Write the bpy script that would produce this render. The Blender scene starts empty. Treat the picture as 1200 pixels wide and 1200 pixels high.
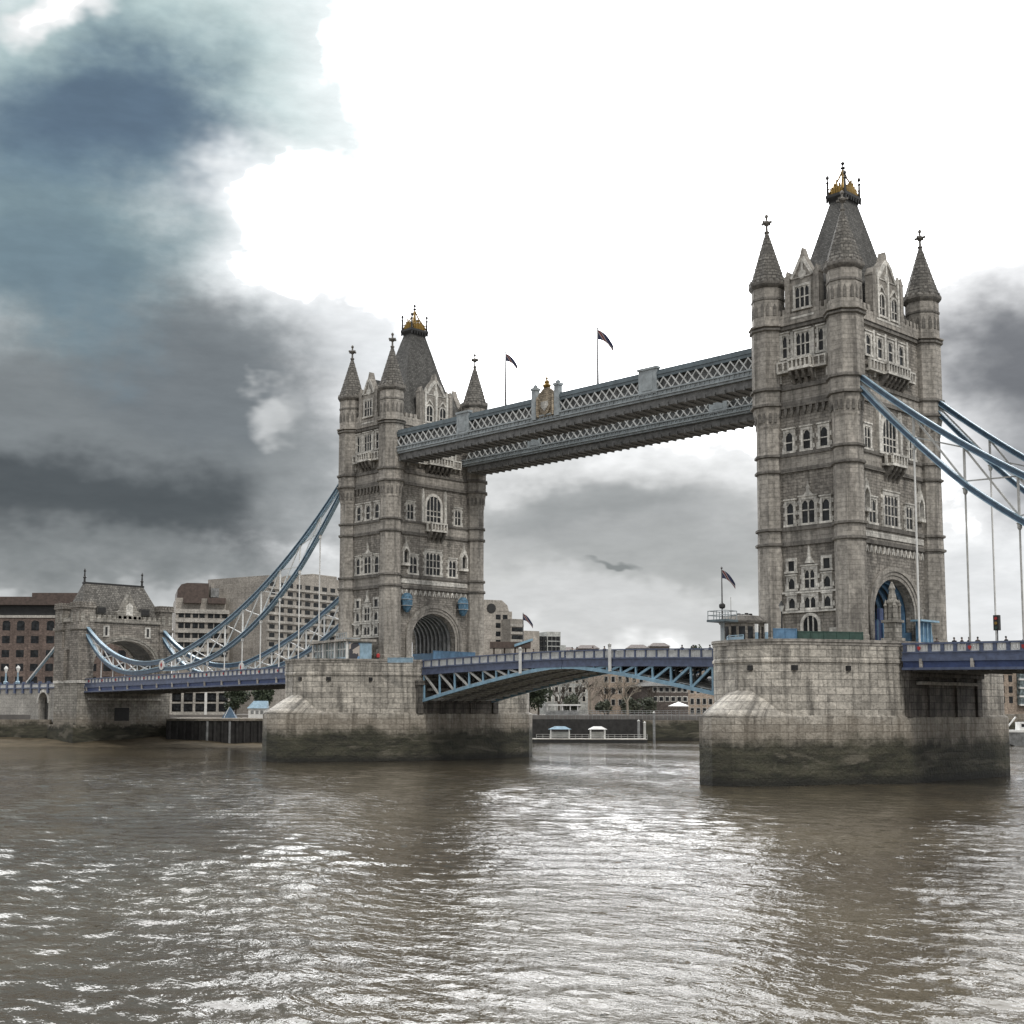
import bpy, bmesh, math, random
import numpy as np
from mathutils import Vector, Matrix
random.seed(7)
R = math.radians
scene = bpy.context.scene
col = scene.collection

# ------------------------------------------------------------------ camera
CAMP = Vector((125.8247, -141.9438, 8.0))
PITCH, YAW, ROLL, FPX, CX, CY = 0.09619, -0.80657, 0.00243, 1552.607, 575.059, 680.643
FW = Vector((math.sin(YAW)*math.cos(PITCH), math.cos(YAW)*math.cos(PITCH), math.sin(PITCH)))
_r = Vector((math.cos(YAW), -math.sin(YAW), 0)); _u = _r.cross(FW)
RT = _r*math.cos(ROLL) + _u*math.sin(ROLL); UP = _u*math.cos(ROLL) - _r*math.sin(ROLL)
cd = bpy.data.cameras.new('camera'); cam = bpy.data.objects.new('camera', cd); col.objects.link(cam)
cd.sensor_width = 36; cd.lens = FPX/1200*36
cd.shift_x = 0.5 - CX/1200; cd.shift_y = CY/1200 - 0.5
cd.clip_start = 0.5; cd.clip_end = 20000
M = Matrix((RT, UP, -FW)).transposed().to_4x4(); M.translation = CAMP
cam.matrix_world = M
scene.camera = cam

def ray(px, py): return FW + RT*((px-CX)/FPX) - UP*((py-CY)/FPX)
FH = Vector((FW.x, FW.y, 0)).normalized()
def W(px, depth, py=None, z=0.0):
    """surveyed point: bearing of a photo column at a horizontal distance, height from a row or given"""
    d = ray(px, 800 if py is None else py); t = depth/d.dot(FH)
    q = CAMP + d*t
    return Vector((q.x, q.y, z if py is None else q.z))

# ------------------------------------------------------------------ exposure
scene.view_settings.view_transform = 'Standard'; scene.view_settings.look = 'None'
scene.view_settings.exposure = 0.0; scene.view_settings.gamma = 1.0
scene.cycles.max_bounces = 6; scene.cycles.diffuse_bounces = 3; scene.cycles.glossy_bounces = 3

# ------------------------------------------------------------------ node helpers
def nd(nt, typ, ins=None, **props):
    n = nt.nodes.new(typ)
    for k, v in props.items(): setattr(n, k, v)
    for k, v in (ins or {}).items():
        s = n.inputs[k]
        if isinstance(v, bpy.types.NodeSocket): nt.links.new(v, s)
        else: s.default_value = v
    return n
def math_(nt, op, a, b=0.0, c=None, clamp=False):
    n = nd(nt, 'ShaderNodeMath', {0: a, 1: b}, operation=op, use_clamp=clamp)
    if c is not None:
        if isinstance(c, bpy.types.NodeSocket): nt.links.new(c, n.inputs[2])
        else: n.inputs[2].default_value = c
    return n.outputs[0]
def vmath(nt, op, a, b=(0, 0, 0)):
    n = nd(nt, 'ShaderNodeVectorMath', {0: a, 1: b}, operation=op)
    return n.outputs['Value'] if op in ('DOT_PRODUCT', 'LENGTH') else n.outputs[0]
def smooth(nt, v, a, b, lo=0.0, hi=1.0):
    return nd(nt, 'ShaderNodeMapRange', {0: v, 1: a, 2: b, 3: lo, 4: hi}, interpolation_type='SMOOTHSTEP').outputs[0]
def mixc(nt, f, a, b, blend='MIX'):
    n = nd(nt, 'ShaderNodeMix', data_type='RGBA', blend_type=blend)
    for i, v in ((0, f), (6, a), (7, b)):
        if isinstance(v, bpy.types.NodeSocket): nt.links.new(v, n.inputs[i])
        else: n.inputs[i].default_value = v if i == 0 else (*v[:3], 1)
    return n.outputs[2]
def noise(nt, vec, scale, detail=4, rough=.55, dist=0.0):
    return nd(nt, 'ShaderNodeTexNoise', {'Vector': vec, 'Scale': scale, 'Detail': detail, 'Roughness': rough, 'Distortion': dist}).outputs[0]
def lin(c): return tuple(((x/255+.055)/1.055)**2.4 if x > 10 else x/255/12.92 for x in c)

# ------------------------------------------------------------------ world: overcast sky with cloud masses placed by bearing
SUN_EL, SUN_AZ = R(48), R(75)      # azimuth measured from -Y towards +X
world = bpy.data.worlds.new('World'); scene.world = world; world.use_nodes = True
nt = world.node_tree; nt.nodes.clear()
out = nd(nt, 'ShaderNodeOutputWorld')
sky = nd(nt, 'ShaderNodeTexSky', sky_type='NISHITA', sun_disc=False, sun_elevation=SUN_EL, sun_rotation=math.pi - SUN_AZ)
bg_sky = nd(nt, 'ShaderNodeBackground', {'Color': sky.outputs[0], 'Strength': 0.10})
D = nd(nt, 'ShaderNodeTexCoord').outputs['Generated']
dn = vmath(nt, 'NORMALIZE', D)
stretch = vmath(nt, 'MULTIPLY', dn, (1, 1, 1.7))
n1 = noise(nt, stretch, 7, 7, .6); n2 = noise(nt, stretch, 2.2, 5, .55); n3 = noise(nt, vmath(nt, 'MULTIPLY', dn, (1, 1, 3.5)), 26, 5, .6)
warp = nd(nt, 'ShaderNodeTexNoise', {'Vector': stretch, 'Scale': 5.0, 'Detail': 5, 'Roughness': .6}).outputs['Color']
wv = vmath(nt, 'MULTIPLY', vmath(nt, 'SUBTRACT', warp, (.5, .5, .5)), (.16, .16, .16))
dw = vmath(nt, 'ADD', dn, wv)
# base: bright high overcast, slightly uneven
base = mixc(nt, n2, lin((240, 242, 244)), (1.5, 1.5, 1.5))
base = mixc(nt, smooth(nt, n1, .35, .7), base, (1.25, 1.26, 1.27))
def blob(px, py, rx, ry, colour, amount=1.0, soft=(.35, 1.05), ang=0.0, nz=.55, wrp=1.0):
    """one cloud mass: an ellipse about a bearing, ragged by noise"""
    global base
    c = ray(px, py).normalized()
    a = Vector((c.y, -c.x, 0)).normalized(); b = a.cross(c).normalized()
    a2 = a*math.cos(ang) + b*math.sin(ang); b2 = b*math.cos(ang) - a*math.sin(ang)
    src = dw if wrp else dn
    sx = math_(nt, 'MULTIPLY', math_(nt, 'SUBTRACT', vmath(nt, 'DOT_PRODUCT', src, tuple(a2)), a2.dot(c)), FPX/rx)
    sy = math_(nt, 'MULTIPLY', math_(nt, 'SUBTRACT', vmath(nt, 'DOT_PRODUCT', src, tuple(b2)), b2.dot(c)), FPX/ry)
    r = math_(nt, 'SQRT', math_(nt, 'ADD', math_(nt, 'MULTIPLY', sx, sx), math_(nt, 'MULTIPLY', sy, sy)))
    r = math_(nt, 'ADD', r, math_(nt, 'MULTIPLY', math_(nt, 'SUBTRACT', n1, .5), nz*1.6))
    front = math_(nt, 'GREATER_THAN', vmath(nt, 'DOT_PRODUCT', dn, tuple(c)), .3)
    m = math_(nt, 'MULTIPLY', math_(nt, 'MULTIPLY', smooth(nt, r, soft[0], soft[1], 1, 0), amount), front)
    base = mixc(nt, m, base, lin(colour))
# grey layer low over the far bank, then the dark masses
blob(715, 640, 430, 175, (214, 215, 214), .95, soft=(.2, 1.15), nz=.4)
blob(715, 650, 400, 125, (200, 201, 200), .9, nz=.4)
blob(720, 625, 250, 75, (166, 168, 168), .85)
blob(690, 600, 150, 40, (152, 155, 155), .6)
blob(780, 665, 240, 40, (172, 174, 173), .7)
blob(720, 730, 380, 45, (210, 211, 211), .92, nz=.2)
blob(735, 677, 38, 8, (122, 126, 126), .8, nz=.9)
blob(395, 405, 170, 60, (205, 210, 213), .55)
blob(110, 60, 370, 150, (192, 213, 213), .95, soft=(.15, 1.15), nz=.35)
blob(70, 300, 265, 330, (128, 152, 157), .95, soft=(.25, 1.1), nz=.4)
blob(120, 520, 430, 190, (124, 129, 131), .97, nz=.4)
blob(60, 590, 400, 85, (74, 78, 80), .92)
blob(30, 655, 430, 50, (124, 128, 129), .85, nz=.3)
blob(20, 700, 480, 22, (178, 181, 182), .8, nz=.25)
blob(230, 450, 150, 80, (114, 120, 124), .7)
blob(100, 165, 205, 130, (108, 130, 146), .9, nz=.5)
blob(120, 155, 140, 75, (88, 106, 126), .7, nz=.7)
blob(345, 240, 130, 85, (300, 300, 300), .9, soft=(.15, 1.1), nz=.3)
blob(60, 330, 150, 110, (110, 130, 142), .8)
blob(300, 487, 55, 26, (214, 216, 216), .8, nz=.9)
blob(85, 22, 65, 34, (255, 255, 255), .95)
blob(335, 570, 100, 90, (150, 154, 155), .6)
blob(1250, 470, 190, 210, (172, 173, 175), .9, soft=(.2, 1.15), nz=.4)
blob(1235, 430, 120, 110, (110, 112, 116), .92)
blob(1240, 560, 130, 90, (148, 150, 153), .8)
blob(1150, 690, 160, 70, (222, 224, 226), .75)
# the thin bright overcast is far brighter than the grey masses, most of all in the glow behind the bridge
lum = nd(nt, 'ShaderNodeRGBToBW', {0: base}).outputs[0]
gl = smooth(nt, vmath(nt, 'DOT_PRODUCT', dn, tuple(ray(700, 60).normalized())), .72, .97)
gl_unseen = smooth(nt, vmath(nt, 'DOT_PRODUCT', dn, tuple(ray(0, -420).normalized())), .84, .96)  # unseen bright patch above left of the view, added to brighten the water
boost = math_(nt, 'MULTIPLY', smooth(nt, lum, .95, 1.22), math_(nt, 'MAXIMUM', gl, math_(nt, 'MULTIPLY', gl_unseen, 2.1)))
boost = math_(nt, 'ADD', math_(nt, 'MULTIPLY', boost, 2.9), smooth(nt, vmath(nt, 'DOT_PRODUCT', dn, tuple(FH)), -.5, .8, .62, 1.0))  # the unseen sky behind the camera is dimmed to deepen contrast
base = mixc(nt, 1.0, base, nd(nt, 'ShaderNodeCombineColor', {0: boost, 1: boost, 2: boost}).outputs[0], 'MULTIPLY')
base.node.clamp_result = False
cs = nd(nt, 'ShaderNodeMix', data_type='RGBA', blend_type='MULTIPLY')
cs.inputs[0].default_value = 1.0
nt.links.new(base, cs.inputs[6])
nt.links.new(nd(nt, 'ShaderNodeCombineColor', {0: smooth(nt, n3, .2, .8, .92, 1.08), 1: smooth(nt, n3, .2, .8, .92, 1.08), 2: smooth(nt, n3, .2, .8, .92, 1.08)}).outputs[0], cs.inputs[7])
bg_cl = nd(nt, 'ShaderNodeBackground', {'Color': cs.outputs[2], 'Strength': 1.0})
mx = nd(nt, 'ShaderNodeMixShader', {0: 0.96, 1: bg_sky.outputs[0], 2: bg_cl.outputs[0]})
nt.links.new(mx.outputs[0], out.inputs[0])

# ------------------------------------------------------------------ sun (overcast: broad and weak)
sl = bpy.data.lights.new('sun', 'SUN'); so = bpy.data.objects.new('sun', sl); col.objects.link(so)
sl.energy = 1.5; sl.angle = R(11); sl.color = (1, .96, .9)
sd = Vector((math.sin(SUN_AZ)*math.cos(SUN_EL), -math.cos(SUN_AZ)*math.cos(SUN_EL), math.sin(SUN_EL)))
so.rotation_euler = (-sd).to_track_quat('-Z', 'Y').to_euler(); so.location = (150, -100, 150)

# ------------------------------------------------------------------ materials
def new_mat(name):
    m = bpy.data.materials.new(name); m.use_nodes = True
    t = m.node_tree; t.nodes.clear()
    o = nd(t, 'ShaderNodeOutputMaterial'); b = nd(t, 'ShaderNodeBsdfPrincipled')
    t.links.new(b.outputs[0], o.inputs[0])
    return m, t, b
def face_coords(t):
    g = nd(t, 'ShaderNodeNewGeometry')
    tang = vmath(t, 'CROSS_PRODUCT', g.outputs['True Normal'], (0, 0, 1))
    u = vmath(t, 'DOT_PRODUCT', g.outputs['Position'], tang)
    s = nd(t, 'ShaderNodeSeparateXYZ', {0: g.outputs['Position']})
    return u, s.outputs[2], nd(t, 'ShaderNodeCombineXYZ', {0: u, 1: s.outputs[2], 2: 0.0}).outputs[0], g.outputs['Position']
def stone(name, c, bw=.9, rh=.42, mortar=.025, var=.35, bump=.06, rockface=.0, algae=None, streak=.35, grad=None, mort=.5, arc=False):
    m, t, b = new_mat(name)
    u, z, uv, P = face_coords(t)
    if arc:
        u = nd(t, 'ShaderNodeAttribute', attribute_name='arc').outputs['Fac']
        uv = nd(t, 'ShaderNodeCombineXYZ', {0: u, 1: z, 2: 0.0}).outputs[0]
    c = np.array(c)
    br = nd(t, 'ShaderNodeTexBrick', {'Vector': uv, 'Color1': (*c*(1-var), 1), 'Color2': (*np.minimum(c*(1+var), .9), 1), 'Mortar': (*c*mort, 1), 'Scale': 1.0,
            'Mortar Size': mortar, 'Mortar Smooth': .3, 'Brick Width': bw, 'Row Height': rh, 'Bias': 0.0})
    colr = br.outputs[0]
    big = noise(t, P, .16, 4, .6); fine = noise(t, P, 2.3, 6, .7)
    sv = nd(t, 'ShaderNodeCombineXYZ', {0: math_(t, 'MULTIPLY', u, 1.1), 1: math_(t, 'MULTIPLY', z, .09), 2: 3.0}).outputs[0]
    st = noise(t, sv, 1.0, 5, .65)
    f = math_(t, 'MULTIPLY', smooth(t, big, .25, .75, .78, 1.22), smooth(t, fine, .25, .75, .62, 1.38))
    f = math_(t, 'MULTIPLY', f, smooth(t, st, .42, .68, 1.0, 1-streak))
    colr = mixc(t, 1.0, colr, nd(t, 'ShaderNodeCombineColor', {0: f, 1: f, 2: math_(t, 'MULTIPLY', f, .985)}).outputs[0], 'MULTIPLY')
    rough = .85
    if algae:
        zl, zt = algae
        n = noise(t, P, .35, 5, .65); n_ = noise(t, P, 1.4, 4, .6)
        lvl = math_(t, 'ADD', z, math_(t, 'MULTIPLY', math_(t, 'SUBTRACT', n, .5), 3.6))
        lvl = math_(t, 'ADD', lvl, math_(t, 'MULTIPLY', math_(t, 'SUBTRACT', n_, .5), .9))
        a = smooth(t, lvl, zl, zt, 1, 0)
        nw = noise(t, vmath(t, 'MULTIPLY', P, (.25, .25, .95)), 1.0, 6, .65)
        weed = mixc(t, smooth(t, nw, .3, .7), (.018, .018, .013), (.085, .080, .055))
        weed = mixc(t, smooth(t, n_, .4, .7, 0, .4), weed, (.040, .046, .025))
        bare = smooth(t, noise(t, vmath(t, 'MULTIPLY', P, (.15, .15, .6)), 1.0, 5, .6, .6), .54, .68)
        weed = mixc(t, math_(t, 'MULTIPLY', bare, .75), weed, (.17, .155, .12))
        wet = smooth(t, z, .25, 1.3, .8, 0)
        weed = mixc(t, wet, weed, (.013, .013, .011))
        tan = smooth(t, lvl, zt, zt+2.6, .55, 0)
        colr = mixc(t, tan, colr, (.22, .185, .14))
        colr = mixc(t, a, colr, weed)
        b.inputs['Roughness'].default_value = .75
    else: b.inputs['Roughness'].default_value = rough
    t.links.new(colr, b.inputs['Base Color'])
    h = math_(t, 'ADD', math_(t, 'MULTIPLY', br.outputs[1], -1.0), math_(t, 'MULTIPLY', fine, .5+rockface))
    if rockface: h = math_(t, 'ADD', h, math_(t, 'MULTIPLY', noise(t, P, 3.4, 3, .5), rockface*2))
    bp = nd(t, 'ShaderNodeBump', {'Height': h, 'Strength': .9, 'Distance': bump})
    t.links.new(bp.outputs[0], b.inputs['Normal'])
    return m
def paint(name, c, rough=.45, wear=.25, metal=0.0, scale=1.2, spec=.5):
    m, t, b = new_mat(name)
    P = nd(t, 'ShaderNodeNewGeometry').outputs['Position']
    n = noise(t, P, scale, 5, .65); n2 = noise(t, vmath(t, 'MULTIPLY', P, (2.5, 2.5, .4)), 1.0, 4, .6)
    c = np.array(c)
    k = mixc(t, smooth(t, n, .3, .7), c*(1-wear), np.minimum(c*(1+wear), .95))
    k = mixc(t, smooth(t, n2, .55, .75, 0, wear), k, c*.45)
    t.links.new(k, b.inputs['Base Color'])
    b.inputs['Roughness'].default_value = rough; b.inputs['Metallic'].default_value = metal
    b.inputs['Specular IOR Level'].default_value = spec
    return m
def glass(name, c=(.010, .011, .012)):
    m, t, b = new_mat(name)
    P = nd(t, 'ShaderNodeNewGeometry').outputs['Position']
    k = mixc(t, smooth(t, noise(t, P, 1.3, 2, .5), .35, .7), c, tuple(x*3 for x in c))
    t.links.new(k, b.inputs['Base Color'])
    b.inputs['Roughness'].default_value = .2; b.inputs['IOR'].default_value = 1.28
    bp = nd(t, 'ShaderNodeBump', {'Height': noise(t, P, .8, 2, .5), 'Strength': .3, 'Distance': .15})
    t.links.new(bp.outputs[0], b.inputs['Normal'])
    return m
MAT = {}
MAT['granite'] = stone('rock_faced_granite', (.32, .297, .268), .8, .36, .02, .22, .10, .7, streak=.5, mort=.62)
MAT['ashlar'] = stone('smooth_ashlar', (.375, .350, .318), 1.3, .55, .010, .11, .04, .0, streak=.5, mort=.62)
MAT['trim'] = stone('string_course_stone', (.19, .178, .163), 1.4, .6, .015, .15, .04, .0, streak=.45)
MAT['pale'] = stone('portland_stone', (.66, .64, .60), .7, .45, .01, .16, .03, .0, streak=.4, mort=.7)
MAT['spire'] = stone('spire_stone', (.19, .18, .165), .55, .42, .045, .35, .12, .3, streak=.4)
MAT['slate'] = stone('roof_slate', (.115, .113, .108), .4, .26, .03, .30, .05, .0, streak=.3)
MAT['pier'] = stone('pier_granite', (.48, .448, .40), 2.1, .80, .03, .22, .12, .5, algae=(3.7, 5.7), streak=.6, mort=.5, arc=True)
MAT['pier_stain_shade'] = stone('stained_shaded_pier_granite', (.15, .138, .125), 2.1, .80, .035, .30, .10, .2, algae=(4.3, 5.4), streak=.75, mort=.4)  # dark tone paints the shade of the bearing recess; the streaks are staining
MAT['abut'] = stone('abutment_stone', (.36, .34, .305), 1.2, .55, .03, .26, .08, .3, algae=(3.6, 4.8), streak=.4)
MAT['abut_wall'] = stone('abutment_rubble', (.285, .262, .235), 1.0, .45, .03, .30, .1, .4, streak=.3)
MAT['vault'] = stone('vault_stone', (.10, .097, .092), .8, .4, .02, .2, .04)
MAT['quay'] = stone('quay_stone', (.30, .28, .25), 1.5, .6, .03, .3, .08, algae=(4.0, 5.6), streak=.5)
MAT['blue'] = paint('chain_blue', (.058, .108, .170), .38, .25)
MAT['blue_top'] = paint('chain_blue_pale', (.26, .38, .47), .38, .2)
MAT['indigo'] = paint('parapet_indigo', (.090, .114, .188), .42, .25)
MAT['white'] = paint('white_paint', (.72, .72, .70), .45, .12)
MAT['greywhite'] = paint('weathered_white_paint', (.44, .44, .42), .5, .2)
MAT['pale_blue'] = paint('pale_blue_paint', (.24, .395, .51), .42, .2)
MAT['teal'] = paint('walkway_grey_blue', (.31, .345, .36), .45, .25)
MAT['teal_dark'] = paint('walkway_dark_blue', (.115, .15, .17), .45, .25)
MAT['pole_grey'] = paint('grey_pole_paint', (.10, .10, .10), .5, .2)
MAT['lattice'] = paint('lattice_grey_white', (.56, .57, .56), .5, .2)
MAT['under'] = paint('soffit_dark_steel', (.16, .16, .157), .6, .35)
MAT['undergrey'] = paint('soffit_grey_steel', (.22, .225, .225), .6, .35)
MAT['gold'] = paint('gilding', (.25, .16, .045), .38, .3, metal=.75)
MAT['cream'] = stone('cream_carving', (.44, .37, .28), .5, .3, .02, .2, .05, .3, streak=.4)
MAT['lead'] = paint('lead_black', (.022, .022, .022), .55, .3)
MAT['red'] = paint('red_paint', (.42, .03, .03), .45, .2)
MAT['sheet'] = paint('blue_sheeting', (.075, .165, .25), .55, .45, scale=2.5)
MAT['board'] = paint('blue_hoarding', (.10, .20, .32), .5, .25)
MAT['board_dark'] = paint('dark_blue_hoarding', (.045, .075, .19), .5, .25)
MAT['green'] = paint('green_hoarding', (.035, .075, .06), .6, .25)
MAT['asphalt'] = paint('asphalt', (.05, .05, .05), .9, .3)
m, t, b = new_mat('flag_cloth'); gz = nd(t, 'ShaderNodeTexCoord').outputs['Generated']; sx_ = nd(t, 'ShaderNodeSeparateXYZ', {0: gz})
dg = math_(t, 'ADD', sx_.outputs[0], sx_.outputs[2]); dg2 = math_(t, 'ABSOLUTE', math_(t, 'SUBTRACT', dg, 1.0))
k_ = mixc(t, smooth(t, dg2, .10, .13), (.30, .28, .27), (.018, .022, .06)); k_ = mixc(t, smooth(t, dg2, .055, .065), (.11, .015, .02), k_)
t.links.new(k_, b.inputs['Base Color']); b.inputs['Roughness'].default_value = .8; MAT['flag'] = m
MAT['flag_red'] = paint('flag_cloth_red', (.16, .03, .035), .8, .2)
MAT['glass'] = glass('leaded_window_glass')
MAT['glass_blue'] = glass('pavilion_glass', (.09, .11, .115))
MAT['conc'] = stone('buff_concrete', (.34, .315, .285), 3.0, 1.45, .02, .10, .03, streak=.15)
MAT['conc_band'] = stone('pale_concrete_band', (.41, .39, .36), 3.0, 1.0, .02, .1, .03, streak=.15)
MAT['brown'] = paint('brown_cladding', (.085, .062, .052), .6, .3)
MAT['redbrick'] = stone('red_brown_brick', (.165, .125, .108), .6, .25, .02, .25, .02, streak=.15)
MAT['buffbrick'] = stone('buff_brick', (.39, .315, .255), .6, .25, .02, .22, .02, streak=.15)
MAT['darkbrick'] = stone('dark_brick', (.12, .10, .09), .6, .25, .02, .22, .02, streak=.15)
MAT['greyblock'] = stone('pale_grey_block', (.36, .37, .36), 2, 1.2, .02, .15, .02, streak=.15)
MAT['timber'] = paint('tarred_timber', (.022, .021, .020), .7, .5, scale=.8)
MAT['bark'] = paint('bark', (.075, .062, .05), .9, .4)
MAT['palebark'] = paint('pale_bark', (.25, .22, .18), .9, .3)
def leafmat(name, a, b_):
    m, t, b = new_mat(name)
    P = nd(t, 'ShaderNodeNewGeometry').outputs['Position']
    t.links.new(mixc(t, smooth(t, noise(t, P, .9, 3, .6), .35, .65), a, b_), b.inputs['Base Color'])
    b.inputs['Roughness'].default_value = .7
    return m
MAT['leaf'] = leafmat('evergreen_leaves', (.020, .030, .016), (.055, .072, .038))
MAT['leaf_grey'] = leafmat('grey_green_leaves', (.045, .055, .038), (.10, .11, .075))
MAT['mud'] = paint('river_mud', (.085, .070, .048), .95, .3, scale=.25, spec=.05)
MAT['land'] = paint('paved_bank', (.17, .16, .15), .9, .3, scale=.1)

# ------------------------------------------------------------------ mesh builder
class MB:
    def __init__(s): s.v = []; s.f = []
    def add(s, vs, fs):
        o = len(s.v); s.v += [tuple(v) for v in vs]; s.f += [tuple(i+o for i in f) for f in fs]; return s
    def box(s, x0, x1, y0, y1, z0, z1):
        return s.add([(x0, y0, z0), (x1, y0, z0), (x1, y1, z0), (x0, y1, z0), (x0, y0, z1), (x1, y0, z1), (x1, y1, z1), (x0, y1, z1)],
                     [(0, 3, 2, 1), (4, 5, 6, 7), (0, 1, 5, 4), (1, 2, 6, 5), (2, 3, 7, 6), (3, 0, 4, 7)])
    def bar(s, p, q, w, h, up=(0, 0, 1)):
        p = Vector(p); q = Vector(q); d = (q-p).normalized(); u = Vector(up)
        if abs(d.dot(u)) > .98: u = Vector((0, 1, 0))
        a = d.cross(u).normalized()*w/2; b = a.cross(d).normalized()*h/2
        vs = [e + x*a + y*b for e in (p, q) for x, y in ((-1, -1), (1, -1), (1, 1), (-1, 1))]
        return s.add(vs, [(0, 1, 2, 3), (7, 6, 5, 4), (0, 4, 5, 1), (1, 5, 6, 2), (2, 6, 7, 3), (3, 7, 4, 0)])
    def tube(s, p, q, r, r2=None, n=6):
        p = Vector(p); q = Vector(q); d = (q-p).normalized(); r2 = r if r2 is None else r2
        u = Vector((0, 0, 1)) if abs(d.z) < .9 else Vector((1, 0, 0))
        a = d.cross(u).normalized(); b = d.cross(a)
        rg = [[e + (a*math.cos(2*math.pi*i/n) + b*math.sin(2*math.pi*i/n))*rr for i in range(n)] for e, rr in ((p, r), (q, r2))]
        return s.loft(rg)
    def loft(s, rings, caps=True, closed=True):
        n = len(rings[0]); vs = [v for r in rings for v in r]; fs = []
        for k in range(len(rings)-1):
            for i in range(n if closed else n-1):
                j = (i+1) % n; fs.append((k*n+i, k*n+j, (k+1)*n+j, (k+1)*n+i))
        if caps: fs.append(tuple(range(n))[::-1]); fs.append(tuple((len(rings)-1)*n+i for i in range(n)))
        return s.add(vs, fs)
    def lathe(s, prof, x, y, n=8, phase=None):
        ph = math.pi/n if phase is None else phase
        return s.loft([[(x+r*math.cos(ph+2*math.pi*i/n), y+r*math.sin(ph+2*math.pi*i/n), z) for i in range(n)] for r, z in prof])
    def prism(s, poly, to3, d0, d1):
        n = len(poly)
        vs = [to3(a, b, d0) for a, b in poly] + [to3(a, b, d1) for a, b in poly]
        fs = [tuple(range(n)), tuple(range(2*n-1, n-1, -1))] + [(i, n+i, n+(i+1) % n, (i+1) % n) for i in range(n)]
        return s.add(vs, fs)
ORG = {}
def tag(o, label=None, cat=None, group=None, kind=None):
    for k, v in (('label', label), ('category', cat), ('group', group), ('kind', kind)):
        if v: o[k] = v
    return o
def thing(name, label, cat, loc, group=None, rz=0.0):
    o = bpy.data.objects.new(name, None); col.objects.link(o)
    o.location = loc; o.rotation_euler = (0, 0, rz); o.empty_display_size = .5
    ORG[o.name] = Vector(loc)
    return tag(o, label, cat, group)
def mesh_of(mb, name, mat, org=None, smooth_=False):
    me = bpy.data.meshes.new(name)
    vs = mb.v if org is None else [(v[0]-org[0], v[1]-org[1], v[2]-org[2]) for v in mb.v]
    me.from_pydata(vs, [], mb.f); me.update()
    bm = bmesh.new(); bm.from_mesh(me); bmesh.ops.recalc_face_normals(bm, faces=bm.faces); bm.to_mesh(me); bm.free()
    if smooth_:
        me.polygons.foreach_set('use_smooth', [True]*len(me.polygons))
    me.materials.append(MAT[mat] if isinstance(mat, str) else mat)
    return me
def root_of(o):
    while o.parent: o = o.parent
    return o
def part(mb, name, mat, parent, local=False, smooth_=False, label=None):
    """one mesh; vertices in world coordinates of the prototype unless local"""
    org = None if (parent is None or local) else ORG[root_of(parent).name]
    o = bpy.data.objects.new(name, mesh_of(mb, name, mat, org, smooth_)); col.objects.link(o)
    if parent: o.parent = parent
    if label: o['label'] = label
    return o
def copy_tree(o, parent=None):
    c = o.copy(); col.objects.link(c)
    if parent: c.parent = parent
    for ch in list(o.children): copy_tree(ch, c)
    return c
def solo(mb, name, mat, label, cat, loc, group=None, smooth_=False):
    o = bpy.data.objects.new(name, mesh_of(mb, name, mat, loc, smooth_)); col.objects.link(o); o.location = loc
    return tag(o, label, cat, group)

# ================================================================== SETTING
ZL = 6.4
def quay_xy(px, d): q = W(px, d); return (q.x, q.y)
front = [quay_xy(-1500, 330), quay_xy(-300, 296), quay_xy(140, 300), quay_xy(206, 318), quay_xy(330, 318), quay_xy(600, 338), quay_xy(860, 342), quay_xy(1500, 380), quay_xy(4500, 700)]
far_ = [quay_xy(5200, 5200), quay_xy(1200, 9000), quay_xy(0, 9000), quay_xy(-3000, 5200)]
mb = MB(); poly = front + far_
mb.prism(poly, lambda a, b, d: (a, b, d), -5.0, ZL)
g = part(mb, 'far_bank_ground', 'land', None); g['kind'] = 'structure'
# riverbed under everything, to the horizon
mb = MB(); mb.add([(-9000, -9000, -6), (9000, -9000, -6), (9000, 9000, -6), (-9000, 9000, -6)], [(0, 1, 2, 3)])
part(mb, 'riverbed_ground', 'mud', None)['kind'] = 'structure'
# quay walls (stone facing along the bank)
def wallstrip(name, pts, z0, z1, th, mat, label, cat='wall'):
    c = Vector((*pts[0], 0)); mb = MB()
    n = len(pts); outer = [Vector((*p, 0)) for p in pts]
    inner = []
    for i, p in enumerate(outer):
        d = (outer[min(i+1, n-1)] - outer[max(i-1, 0)]).normalized(); nn = Vector((d.y, -d.x, 0))
        if nn.dot(CAMP-p) < 0: nn = -nn
        inner.append(p + nn*th)
    rings = [[(o.x, o.y, z0), (i_.x, i_.y, z0), (i_.x, i_.y, z1), (o.x, o.y, z1)] for o, i_ in zip(outer, inner)]
    mb.loft(rings)
    return solo(mb, name, mat, label, cat, c)
wallstrip('quay_wall', [quay_xy(-300, 295), quay_xy(62, 291)], -4, 5.4, 1.2, 'quay', 'low algae-covered stone river wall left of the abutment tower', 'river wall')
wallstrip('quay_wall', [quay_xy(752, 338.5), quay_xy(830, 340)], -4, 5.2, 1.0, 'quay', 'mossy green river wall under the right half of the lifting span', 'river wall')
wallstrip('quay_wall', [quay_xy(600, 336), quay_xy(752, 338)], -4, 5.4, .8, 'timber', 'black sheet-piled river wall behind the floating pontoon', 'river wall')
wallstrip('quay_wall', [quay_xy(1120, 352), quay_xy(1500, 378)], -4, 6.9, 1.0, 'quay', 'river wall at the right edge beyond the moored white boat', 'river wall')
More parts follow.
